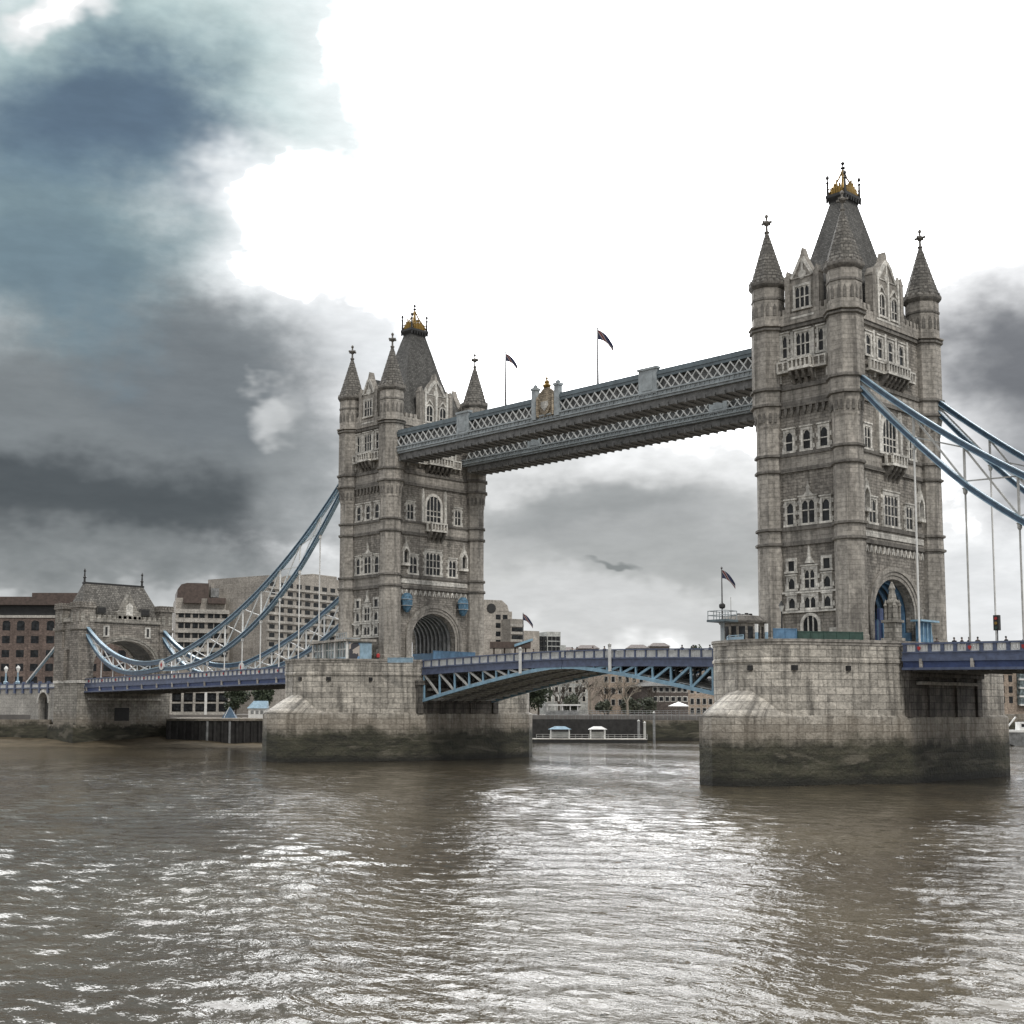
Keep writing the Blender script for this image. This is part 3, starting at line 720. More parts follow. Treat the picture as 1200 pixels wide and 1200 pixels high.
    # dormers on four faces
    def dormer(face, hw, ze, zp, out_axis, wins):
        mb = MB()
        sh = .66 if hw > 3 else .8
        mb.prism([(-hw, 53.6), (hw, 53.6), (hw, ze+.55), (hw*sh, ze+.55), (hw*.34, zp-1.5), (.34, zp-.75), (.0, zp+.35), (-.34, zp-.75), (-hw*.34, zp-1.5), (-hw*sh, ze+.55), (-hw, ze+.55)], face, -.9, .12)
        for s in (-1, 1):
            mb.prism([(s*hw-.34, 53.7), (s*hw+.34, 53.7), (s*hw+.34, ze+.5), (s*hw+.42, ze+.55), (s*hw+.42, ze+.8), (s*hw+.24, ze+.85), (s*hw, ze+1.5), (s*hw-.24, ze+.85), (s*hw-.42, ze+.8), (s*hw-.42, ze+.55), (s*hw-.34, ze+.5)], face, -.7, .35)
        dm = part(mb, 'dormer', 'ashlar', r)
        mb = MB()      # carved tracery of the gable
        for s in (-1, 1):
            mb.loft([[face(s*a, z_, dd) for a, z_ in ((hw*sh, ze+.5), (hw*.34, zp-1.55), (.3, zp-.85), (.12, zp-1.2), (hw*.22, zp-1.9), (hw*sh-.3, ze+.4))] for dd in (.1, .3)])
            if hw > 3:
                mb.prism([(-.2, 54.4), (.2, 54.4), (.2, ze+.2), (0, ze+.7), (-.2, ze+.2)], face, .1, .37) if s > 0 else None
                mb.loft([[face(s*1.45+a, z_, dd) for a, z_ in ((-.95, 57.45), (0, 58.6), (.95, 57.45), (.75, 57.45), (0, 58.3), (-.75, 57.45))] for dd in (.1, .34)])
                mb.prism([(s*(hw-.85)-.2, 54.4), (s*(hw-.85)+.2, 54.4), (s*(hw-.85)+.2, ze+.6), (s*(hw-.85), ze+1.5), (s*(hw-.85)-.2, ze+.6)], face, .1, .4)
        mb.prism([(.0+.55*math.cos(2*math.pi*i/10), ze+.75+.55*math.sin(2*math.pi*i/10)) for i in range(10)], face, .08, .2)
        part(MB().prism([(-hw+.4, 54.1), (hw-.4, 54.1), (hw-.4, 54.35), (-hw+.4, 54.35)], face, .1, .345), 'gable_ledge', 'pale', dm)
        mb.prism([(-.16, ze+.2), (.16, ze+.2), (.16, zp-1.0), (-.16, zp-1.0)], face, .08, .19); mb.prism([(-hw*sh, ze+.38), (hw*sh, ze+.38), (hw*sh, ze+.5), (-hw*sh, ze+.5)], face, .08, .22)
        part(mb, 'gable_carving', 'pale', dm)
        mb = MB(); dep = -4.6 if hw < 3 else -3.2
        mb.prism([(-hw+.1, ze-.2), (0, zp-.7), (hw-.1, ze-.2)], face, dep, -.9); part(mb, 'dormer_roof', 'slate', dm)
        mb = MB(); mb.prism([(-hw+.15, 53.7), (hw-.15, 53.7), (hw-.15, ze-.2), (-hw+.15, ze-.2)], face, dep+.8, -.88); part(mb, 'dormer_cheek', 'slate', dm)
        for a in wins: w_(face, *a, parent=dm, d0=.12, name='dormer_window', quoin=False, hood=False)
    dormer(fY, 2.0, 58.6, 62.3, 1, [(0, 55.3, 1.9, 2.6, 3, (.5,))])
    dormer(fX, 3.2, 58.9, 62.7, 1, [(-1.45, 54.8, 1.25, 2.6, 2, (.5,), True), (1.45, 54.8, 1.25, 2.6, 2, (.5,), True)])
    dormer(lambda u, z, d: (cx-u, WY+d, z), 2.0, 58.6, 62.3, 1, [])
    dormer(lambda u, z, d: (cx-WX-d, -u, z), 3.2, 58.9, 62.7, 1, [])
    # main roof and crown
    mb = MB(); rect = lambda a, b_, z: [(cx-a, -b_, z), (cx+a, -b_, z), (cx+a, b_, z), (cx-a, b_, z)]
    mb.loft([rect(4.9, 8.7, 53.7), rect(4.6, 7.6, 55.5), rect(3.55, 5.3, 59), rect(2.6, 3.85, 63), rect(.95, 1.45, 70.8)])
    rf = part(mb, 'roof', 'slate', r)
    mb = MB()
    for f in range(6):
        pass
    mb.loft([rect(1.0, 1.5, 70.2), rect(1.1, 1.6, 70.6), rect(1.3, 1.8, 70.9), rect(1.4, 1.9, 71.1), rect(1.4, 1.9, 71.45), rect(1.2, 1.7, 71.5)])
    for i in range(7):
        for s in (-1, 1):
            y = -1.7+3.4*i/6; mb.box(cx+s*1.3-.1, cx+s*1.3+.1, y-.1, y+.1, 70.55, 71.0)
    part(mb, 'crown_platform', 'lead', rf)
    mb = MB()
    for sx in (-1, 1):
        for sy in (-1, 1):
            mb.loft([[(cx+sx*1.15*(1-f)+ax, sy*1.55*(1-f)+ay, 71.5+z_) for ax, ay in ((-.09, -.09), (.09, -.09), (.09, .09), (-.09, .09))] for f, z_ in ((0, .1), (.25, .95), (.5, 1.6), (.75, 2.4), (.97, 3.4))])
            mb.bar((cx+sx*1.15, sy*1.55, 72.3), (cx+sx*.1, sy*.15, 72.5), .08, .12)
    for y0 in (-1.5, 1.5):
        for u, h in ((-.7, 1.0), (-.35, 1.4), (0, 1.9), (.35, 1.4), (.7, 1.0)): mb.lathe([(.17, 71.5), (.2, 71.5+h*.4), (.1, 71.5+h*.7), (.13, 71.5+h*.85), (.02, 71.5+h)], cx+u, y0, 6)
    for x0 in (-1.1, 1.1):
        for u, h in ((-1.05, 1.0), (-.7, 1.25), (-.35, 1.6), (0, 2.0), (.35, 1.6), (.7, 1.25), (1.05, 1.0)): mb.lathe([(.17, 71.5), (.2, 71.5+h*.4), (.1, 71.5+h*.7), (.13, 71.5+h*.85), (.02, 71.5+h)], cx+x0, u, 6)
    mb.lathe([(.42, 71.5), (.4, 72.4), (.27, 73.2), (.2, 74.2), (.13, 74.9)], cx, 0)
    cr = part(mb, 'gilded_crown', 'gold', rf)
    for sx in (-1, 1):
        for sy in (-1, 1): part(MB().lathe([(.17, 71.5), (.13, 73.0), (.24, 73.12), (.1, 73.3), (.09, 73.5), (.22, 73.68), (.2, 73.9), (.03, 74.1)], cx+sx*1.22, sy*1.65), 'corner_pinnacle', 'lead', rf)
    mb = MB().lathe([(.13, 74.7), (.11, 75.0), (.3, 75.1), (.3, 75.25), (.1, 75.35), (.10, 75.55), (.26, 75.7), (.26, 75.85), (.06, 76.0), (.03, 76.3)], cx, 0)
    part(mb, 'crown_finial', 'lead', cr)
    return r
tower_r = make_tower(41)
tower_l = copy_tree(tower_r); tower_l.location = (-41, 0, 14)
for ch in tower_l.children:
    if ch.name.startswith('vault_rib'): ch.material_slots[0].link = 'OBJECT'; ch.material_slots[0].material = MAT['undergrey']
tower_l['label'] = 'farther stone bridge tower left of centre with blue wrapped bundles beside its arch'

# ================================================================== HIGH-LEVEL WALKWAYS
def make_walkway(y0, y1, label, crest):
    r = thing('high_level_walkway', label, 'walkway', (0, y0, 47), 'high-level walkways between the towers')
    xa, xb = -34.3, 34.3
    mb = MB(); mb.box(xa, xb, y0+.25, y1-.25, 47.15, 48.3)
    for i in range(46): x = xa+.7+i*(xb-xa-1.4)/45; mb.box(x-.12, x+.12, y0+.1, y1-.1, 46.98, 47.5)
    part(mb, 'floor_box', 'under', r)
    for y, s in ((y0, -1), (y1, 1)):
        mb = MB(); yy = lambda d: (min(y, y+s*d), max(y, y+s*d))
        for d, za, zb in ((.12, 48.15, 48.45), (.32, 48.45, 48.62), (.22, 48.62, 49.05), (.42, 49.05, 49.25)):
            mb.box(xa - (.9 if s < 0 else 0), xb, min(y-s*.3, y+s*d), max(y-s*.3, y+s*d), za+.002, zb)
        for i in range(91): x = xa+.4+i*(xb-xa-.8)/90; mb.box(x-.06, x+.06, min(y, y+s*.33), max(y, y+s*.33), 48.66, 49.0)
        part(mb, 'bottom_cornice', 'teal', r)
        mb = MB(); mb.box(xa, xb, y-.22, y+.22, 50.85, 51.25); mb.box(xa, xb, y-.32, y+.32, 51.25, 51.62); part(mb, 'top_chord', 'teal_dark', r)
        mb = MB(); n = 52
        for i in range(n):
            a = xa+(xb-xa)*i/n; b_ = xa+(xb-xa)*(i+1)/n
            mb.bar((a, y+s*.06, 49.25), (b_, y+s*.06, 50.86), .15, .16, up=(0, 1, 0)); mb.bar((a, y+s*.16, 50.86), (b_, y+s*.16, 49.25), .15, .16, up=(0, 1, 0))
        part(mb, 'lattice', 'lattice', r)
        part(MB().box(xa, xb, y-s*.45-.02, y-s*.45+.02, 49.2, 50.9), 'glazing', 'glass_blue', r) if False else None
    part(MB().box(xa, xb, y0-.1, y1+.1, 51.62, 51.95), 'roof', 'teal_dark', r)
    part(MB().box(xa, xb, y0+.6, y1-.6, 48.3, 51.6), 'corridor', 'undergrey', r)
    posts = ((-18.4, 1.3), (17.3, 1.5))
    for x, hw in posts:
        mb = MB(); mb.box(x-hw, x+hw, y0-.36, y0+.3, 48.9, 52.15); mb.box(x-hw-.15, x+hw+.15, y0-.5, y0+.36, 52.15, 52.45); mb.box(x-hw*.55, x+hw*.55, y0-.43, y0, 49.4, 51.6)
        part(mb, 'panel_pier', 'teal', r)
    if crest:
        for x in (-3.35, 1.05):
            mb = MB(); mb.box(x-.42, x+.42, y0-.5, y0+.3, 48.7, 53.0); mb.box(x-.55, x+.55, y0-.62, y0+.4, 53.0, 53.35); mb.lathe([(.3, 53.35), (.38, 53.6), (.1, 53.9)], x, y0-.1)
            part(mb, 'crest_post', 'teal', r)
        mb = MB(); mb.box(-2.9, .6, y0-.3, y0+.2, 48.9, 51.7)
        mb.prism([(-2.9, 51.7), (.6, 51.7), (.3, 52.3), (-.5, 52.9), (-1.15, 53.3), (-1.8, 52.9), (-2.6, 52.3)], lambda a, z, d: (a, y0+d, z), -.28, .2)
        mb.prism([(-2.3, 51.6), (0, 51.6), (0, 50.2), (-.5, 49.5), (-1.15, 49.1), (-1.8, 49.5), (-2.3, 50.2)], lambda a, z, d: (a, y0-.3-d, z), -.02, .22)
        for s in (-1, 1): mb.lathe([(.2, 49.0), (.3, 50.0), (.22, 51.0), (.3, 51.5), (.1, 51.9)], -1.15+s*1.45, y0-.42)
        ce = part(mb, 'coat_of_arms', 'cream', r)
        part(MB().prism([(-.7, .6), (.7, .6), (.7, -.1), (.0, -.8), (-.7, -.1)], lambda a, z, d: (-1.15+a, y0-.5-d, 50.45+z), 0, .1), 'shield', 'pale', ce)
        mb = MB(); mb.lathe([(.5, 53.1), (.65, 53.4), (.35, 53.7), (.42, 53.95), (.12, 54.2), (.2, 54.45), (.03, 54.75)], -1.15, y0-.05)
        part(mb, 'gilded_ornament', 'gold', ce)
    return r
make_walkway(-9.3, -5.4, 'nearer lattice walkway between the towers, carrying the gilded crest and two flags', True)
make_walkway(5.9, 9.8, 'farther lattice walkway between the towers, seen beneath the nearer one', False)
# brackets under the walkway at the towers
def flagpole(name, label, x, y, z0, z1, fl=2.0, ang=-.5, mat='flag', loc=None, r0=.16):
    r = thing(name, label, 'flagpole', (x, y, z0), 'flagpoles flying small dark flags')
    mb = MB().tube((x, y, z0), (x, y, z1), r0, r0*.6, n=8); mb.lathe([(.05, z1), (.12, z1+.08), (.12, z1+.18), (.02, z1+.28)], x, y)
    part(mb, 'pole', 'pole_grey', r)
    mb = MB(); rows = []
    for i in range(13):
        f = i/12; rows.append([])
        for j in range(6):
            g_ = j/5; drop = f*f*1.25 + .35*f
            sw = .16*math.sin(f*7+g_*1.5)*f
            rows[-1].append((x+.08+fl*f*math.cos(ang)*.80 - sw*math.sin(ang), y+fl*f*math.sin(ang)*.8 + sw*math.cos(ang), z1-.12-drop*fl*.55 - g_*fl*.52*(1-.35*f)))
    mb.loft(rows, caps=False, closed=False)
    part(mb, 'flag', mat, r, smooth_=True)
    return r
flagpole('flagpole', 'left of two flagpoles on the walkway, between tower and gilded crest', -9.6, -9.2, 51.9, 59.75, 2.1, .7)
flagpole('flagpole', 'right of two flagpoles on the walkway, right of the gilded crest', 8.3, -9.2, 51.9, 59.6, 2.6, .7)

# ================================================================== DECKS
def deck_z(d):   # parapet top along the side span from the tower
    return 15.25 - max(0, d-52.6)*.0132
def make_side_deck(sgn, x0, x1, label, ndot):
    r = thing('side_span_deck', label, 'bridge deck', (sgn*x0, 0, 12.5), 'side span decks')
    mb = MB(); xs = np.linspace(x0, x1, 12)
    sec = lambda x, ys, zs: [(sgn*x, y, deck_z(x)+z) for y, z in zip(ys, zs)]
    mb.loft([sec(x, (-8.7, 8.7, 8.7, -8.7), (-2.55, -2.55, -1.35, -1.35)) for x in xs]); part(mb, 'roadway', 'asphalt', r)
    mb = MB()
    for x in np.arange(x0+1, x1, 2.9): mb.box(sgn*x-.2, sgn*x+.2, -8.5, 8.5, deck_z(x)-3.1, deck_z(x)-2.5)
    part(mb, 'cross_girder', 'under', r)
    for y, s in ((-9.1, -1), (9.1, 1)):
        mb = MB()
        for za, zb, d in ((-2.95, -2.68, .34), (-2.0, -1.5, .30), (-1.5, -1.12, .16), (-1.12, -.98, .24), (-.2, 0, .24)):
            mb.loft([sec(x, (y-d, y+d, y+d, y-d), (za+.002, za+.002, zb, zb)) for x in xs])
        mw = MB(); mw.loft([sec(x, (y-.05, y+.05, y+.05, y-.05), (-2.7, -2.7, -1.9, -1.9)) for x in xs]); part(mw, 'shaded_girder_web', 'board_dark', r)  # recessed web coloured dark: the shade of the gap is in the paint
        for i, x in enumerate(np.arange(x0+.3, x1, 1.45)):
            z = deck_z(x); mb.box(sgn*x-.2, sgn*x+.2, y-.16, y+.16, z-1.0, z-.18)
        gp = part(mb, 'parapet', 'indigo', r)
        mb = MB()
        for x in np.arange(x0+.3, x1-1.45, 1.45):
            z = deck_z(x+.7); a, b_ = sgn*(x+.2), sgn*(x+1.25); c_ = (a+b_)/2; lo, hi = min(a, b_), max(a, b_)
            mb.box(lo, hi, y-.05, y+.05, z-.96, z-.86); mb.box(lo, hi, y-.05, y+.05, z-.32, z-.22)
            for k in (-.36, 0, .36):
                mb.lathe([(.2, z-.86), (.2, z-.32)], c_+k, y, 4) if False else mb.box(c_+k-.14, c_+k+.14, y-.06, y+.06, z-.87, z-.31)
        part(mb, 'parapet_tracery', 'white', gp)
        mb = MB()
        for x in np.arange(x0+2.2, x1, 5.8):
            z = deck_z(x); mb.box(sgn*x-.16, sgn*x+.16, y+s*.05, y+s*.32, z-2.75, z-1.75)
        part(mb, 'girder_stiffener', 'conc_band', r)
        mb = MB()
        for x in np.arange(x0+2.0, x1, 5.75): z = deck_z(x); mb.prism([(-.17, .2), (.17, .2), (.17, -.05), (0, -.25), (-.17, -.05)], lambda a, b_, d: (sgn*x+a, y+s*(.17+d), z-.62+b_), 0, .06)
        part(mb, 'red_shield', 'red', gp)
    return r
make_side_deck(1, 52.4, 128, 'near side span roadway deck with indigo parapet right of the nearer tower', 0)
make_side_deck(-1, 52.4, 137.6, 'far side span roadway deck with indigo parapet between abutment and left tower', 0)

# bascule leaves
def make_leaf(sgn, label):
    r = thing('bascule_leaf', label, 'bascule', (sgn*29.5, 0, 14), 'bascule leaves of the lifting span')
    zt = lambda x: 16.05 - .6*(abs(x)/29.5)**1.6               # parapet top
    zl = lambda x: 13.75 - 4.55*(max(0, abs(x)-1.5)/28)**1.25    # bottom chord
    X = lambda q: sgn*q
    qs = np.linspace(29.6, .06, 15)
    mb = MB(); mb.loft([[(X(q), -7.1, zt(q)-1.75), (X(q), 7.1, zt(q)-1.75), (X(q), 7.1, zt(q)-1.35), (X(q), -7.1, zt(q)-1.35)] for q in qs]); part(mb, 'roadway', 'asphalt', r)
    nodes = [29.2, 25.6, 22.2, 19.0, 16.0, 13.2, 10.6, 8.2, 5.8]
    for y in (-7.5, -2.6, 2.6, 7.5):
        outer = abs(y) > 5
        mb = MB()
        mb.loft([[(X(q), y-.22, zl(q)-.24), (X(q), y+.22, zl(q)-.24), (X(q), y+.22, zl(q)+.24), (X(q), y-.22, zl(q)+.24)] for q in qs])
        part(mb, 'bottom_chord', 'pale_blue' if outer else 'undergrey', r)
        if outer:
            mb = MB()
            for da, db, d in ((-2.3, -2.05, .25), (-2.05, -1.3, .10), (-1.3, -1.12, .26), (-.17, 0, .2)):
                mb.loft([[(X(q), y-d, zt(q)+da+.002), (X(q), y+d, zt(q)+da+.002), (X(q), y+d, zt(q)+db), (X(q), y-d, zt(q)+db)] for q in qs])
            for q in np.arange(.5, 29.5, 1.8): mb.box(X(q)-.12, X(q)+.12, y-.13, y+.13, zt(q)-1.15, zt(q)-.1)
            gp = part(mb, 'parapet', 'indigo', r)
            mb = MB()
            for q in np.arange(.5, 28, 1.8):
                a, b_ = X(q+.14), X(q+1.66); z = zt(q+.9); lo, hi = min(a, b_), max(a, b_)
                mb.box(lo, hi, y-.04, y+.04, z-1.08, z-.95); mb.box(lo, hi, y-.04, y+.04, z-.32, z-.2)
                for k in range(5): xx = lo+.15+(hi-lo-.3)*k/4; mb.box(xx-.13, xx+.13, y-.05, y+.05, z-.96, z-.31)
            part(mb, 'parapet_tracery', 'lattice', gp)
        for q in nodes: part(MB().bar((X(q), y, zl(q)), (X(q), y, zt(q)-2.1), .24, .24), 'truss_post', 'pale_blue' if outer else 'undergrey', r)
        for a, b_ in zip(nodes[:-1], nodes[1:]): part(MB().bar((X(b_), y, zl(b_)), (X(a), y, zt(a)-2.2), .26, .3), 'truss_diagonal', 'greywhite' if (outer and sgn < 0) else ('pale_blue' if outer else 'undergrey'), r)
    mb = MB()
    for q in np.arange(1, 29.4, 1.75): mb.box(X(q)-.1, X(q)+.1, -7.2, 7.2, zt(q)-2.3, zt(q)-1.76)
    for q in np.arange(1.5, 29, 1.7): mb.bar((X(q), -7.3, zl(q)+.1), (X(q), 7.3, zl(q)+.1), .16, .45)
    for y in (-5, -3.8, -1.3, 0, 1.3, 3.8, 5): mb.loft([[(X(q), y-.09, zl(q)-.12), (X(q), y+.09, zl(q)-.12), (X(q), y+.09, zl(q)+.33), (X(q), y-.09, zl(q)+.33)] for q in qs])
    part(mb, 'cross_beam', 'greywhite', r)
    mb = MB()
    for ya, yb in ((-7.2, -2.85), (-2.35, 2.35), (2.85, 7.2)):
        mb.loft([[(X(q), ya, zl(q)+.34), (X(q), yb, zl(q)+.34), (X(q), yb, zl(q)+.42), (X(q), ya, zl(q)+.42)] for q in np.linspace(27.5, 1.2, 14)])
    part(mb, 'soffit_plate', 'greywhite', r)
    return r
make_leaf(1, 'right leaf of the lifting span beside the nearer pier, pale blue arched truss')
make_leaf(-1, 'left leaf of the lifting span beside the farther pier, pale blue and white truss')
def nav_post(x, label):
    r = thing('navigation_post', label, 'post', (x, -8.0, 13.2), 'white posts on the lifting span')
    part(MB().box(x-.15, x+.15, -8.05, -7.75, 13.0, 16.3), 'post', 'white', r)
    part(MB().lathe([(.2, 16.3), (.26, 16.4), (.26, 16.62), (.08, 16.75)], x, -7.92), 'lantern', 'greywhite', r)
from_px = lambda px, Y: CAMP + ray(px, 775)*((Y-CAMP.y)/ray(px, 775).y)
nav_post(from_px(609, -8).x, 'white post on the left leaf parapet, left of mid-span')
nav_post(from_px(714, -8).x, 'white post on the right leaf parapet, right of mid-span')

# ================================================================== SUSPENSION CHAINS
UPX = [(46.9, 46.9), (57.3, 38.2), (66.5, 32), (73.35, 28.3), (87.1, 21.9), (104.4, 17.0)]
LOX = [(46.9, 44.6), (57.2, 34.4), (66.4, 27.2), (73.1, 23.1), (86.9, 17.5), (104.4, 15.6)]
pu = np.polyfit(*zip(*UPX), 3); pl = np.polyfit(*zip(*LOX), 3)
def zU(d): return float(np.polyval(pu, d))
def zLo(d):
    if d > 60: return float(np.polyval(pl, d))
    f = (d-46.6)/13.4; return zU(d) - (.95 + (zU(60)-float(np.polyval(pl, 60))-.95)*f**.9)
def make_long_chain(sgn, y, label, dmax=104.6):
    r = thing('suspension_chain', label, 'suspension chain', (sgn*104.4, y, 16), 'long suspension chains from the tower tops')
    nodes = [46.9] + [54.4+5.75*k for k in range(9)] + [104.6]
    nodes = [d for d in nodes if d <= dmax]
    for nm, fz, hh_ in (('top_chord', zU, .5), ('bottom_chord', zLo, .5)):
        dd = np.linspace(46.6, nodes[-1], 34)
        mb = MB(); sec = lambda d, a, lo, hi: [(sgn*d, y-a, fz(d)+lo), (sgn*d, y+a, fz(d)+lo), (sgn*d, y+a, fz(d)+hi), (sgn*d, y-a, fz(d)+hi)]
        mb.loft([sec(d, .22, -.30, .26) for d in dd])
        ch = part(mb, nm, 'blue', r)
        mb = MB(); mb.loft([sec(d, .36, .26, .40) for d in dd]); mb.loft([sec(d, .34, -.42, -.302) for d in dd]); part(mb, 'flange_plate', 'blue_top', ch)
    for d in nodes[1:-1]:
        if zU(d)-zLo(d) > 1.6: part(MB().bar((sgn*d, y, zLo(d)+.3), (sgn*d, y, zU(d)-.3), .2, .24), 'web_post', 'white' if sgn < 0 else 'greywhite', r)
    for a, b_ in zip(nodes[:-1], nodes[1:]):
        if zU(b_)-zLo(b_) > 1.2:
            part(MB().bar((sgn*a, y, zU(a)-.35), (sgn*b_, y, zLo(b_)+.35), .14, .2), 'web_brace', 'white' if sgn < 0 else 'greywhite', r)
            part(MB().bar((sgn*a, y+.1, zLo(a)+.35), (sgn*b_, y+.1, zU(b_)-.35), .10, .15), 'web_brace', 'white' if sgn < 0 else 'greywhite', r)
    for d in nodes[1:-1]:
        if zLo(d)-deck_z(d) > .6:
            mb = MB().tube((sgn*d, y, deck_z(d)-.5), (sgn*d, y, zLo(d)-.3), .11, n=8); mb.lathe([(.14, zLo(d)-1.1), (.24, zLo(d)-.9), (.24, zLo(d)-.55), (.34, zLo(d)-.4)], sgn*d, y)
            part(mb, 'hanger_rod', 'white' if (sgn < 0 or d < 56) else 'greywhite', r)
    if dmax > 104:
        mb = MB(); ring = [(sgn*104.9+.95*math.cos(a), y, 16.3+.95*math.sin(a)) for a in np.linspace(0, 2*math.pi, 17)[:-1]]
        mb.loft([[(p[0], p[1]-.42, p[2]) for p in ring], [(p[0], p[1]+.42, p[2]) for p in ring]]); pin = part(mb, 'pin_plate', 'white', r)
        mb = MB(); mb.prism([(0, .55), (.38, 0), (0, -.55), (-.38, 0)], lambda a, z, d: (sgn*104.9+a, y-.42-d, 16.3+z), 0, .06); part(mb, 'red_emblem', 'red', pin)
    mb = MB(); mb.box(sgn*46.6-.5, sgn*46.6+.5, y-.5, y+.5, zU(46.6)-2.6, zU(46.6)+.75); part(mb, 'saddle_shoe', 'lead', r)
    return r
make_long_chain(1, -9.1, 'blue suspension chain sweeping down right from the near face of the nearer tower', 104.6)
make_long_chain(1, 9.1, 'dark blue suspension chain on the far side of the nearer tower, right edge')
make_long_chain(-1, -9.1, 'long blue chain truss descending left from the farther tower in front of the hotel')
make_long_chain(-1, 9.1, 'long blue chain partly hidden behind the left pier pavilion')
def make_short_chain(y, label):
    r = thing('anchor_chain', label, 'suspension chain', (-105, y, 16), 'short chains rising to the abutment tower')
    U = np.polyfit([105, 115, 126, 137.6], [17.0, 16.9, 19.3, 25.4], 3); L_ = np.polyfit([105, 115, 126, 137.6], [15.6, 14.9, 16.5, 24.0], 3)
    for nm, pf in (('top_chord', U), ('bottom_chord', L_)):
        dd = np.linspace(105, 137.6, 18); fz = lambda d: float(np.polyval(pf, d))
        sec = lambda d, a, lo, hi: [(-d, y-a, fz(d)+lo), (-d, y+a, fz(d)+lo), (-d, y+a, fz(d)+hi), (-d, y-a, fz(d)+hi)]
        mb = MB(); mb.loft([sec(d, .22, -.4, .34) for d in dd]); ch = part(mb, nm, 'blue', r)
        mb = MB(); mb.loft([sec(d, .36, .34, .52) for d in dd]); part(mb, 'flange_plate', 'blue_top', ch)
    for d in (110, 115, 120, 125, 130):
        a, b_ = float(np.polyval(L_, d)), float(np.polyval(U, d))
        part(MB().bar((-d, y, a), (-d, y, b_), .16, .2), 'web_post', 'white', r)
        part(MB().bar((-d, y, a+.2), (-d-4.6, y, float(np.polyval(U, d+4.6))-.3), .16, .2), 'web_brace', 'white', r)
        part(MB().bar((-d, y+.1, b_-.2), (-d-4.6, y+.1, float(np.polyval(L_, d+4.6))+.3), .16, .2), 'web_brace', 'white', r)
        if d > 117: part(MB().tube((-d, y, 13.5), (-d, y, a), .1), 'hanger_rod', 'white', r)
make_short_chain(-9.1, 'short blue and white chain from deck pin up to the near corner of the abutment')
make_short_chain(9.1, 'short blue and white chain rising to the right corner of the abutment')
for y, lb in ((-10.2, 'pale blue tie bar slanting down behind the abutment tower at far left'),):
    r = thing('land_tie', lb, 'tie bar', (-162.3, y, 13.5)); part(MB().bar((-162.3, y, 13.6), (-147.5, y, 21.9), .5, .55), 'tie_bar', 'blue_top', r); part(MB().bar((-162.3, y-.3, 13.6), (-147.5, y-.3, 21.9), .1, .3), 'edge_plate', 'white', r)

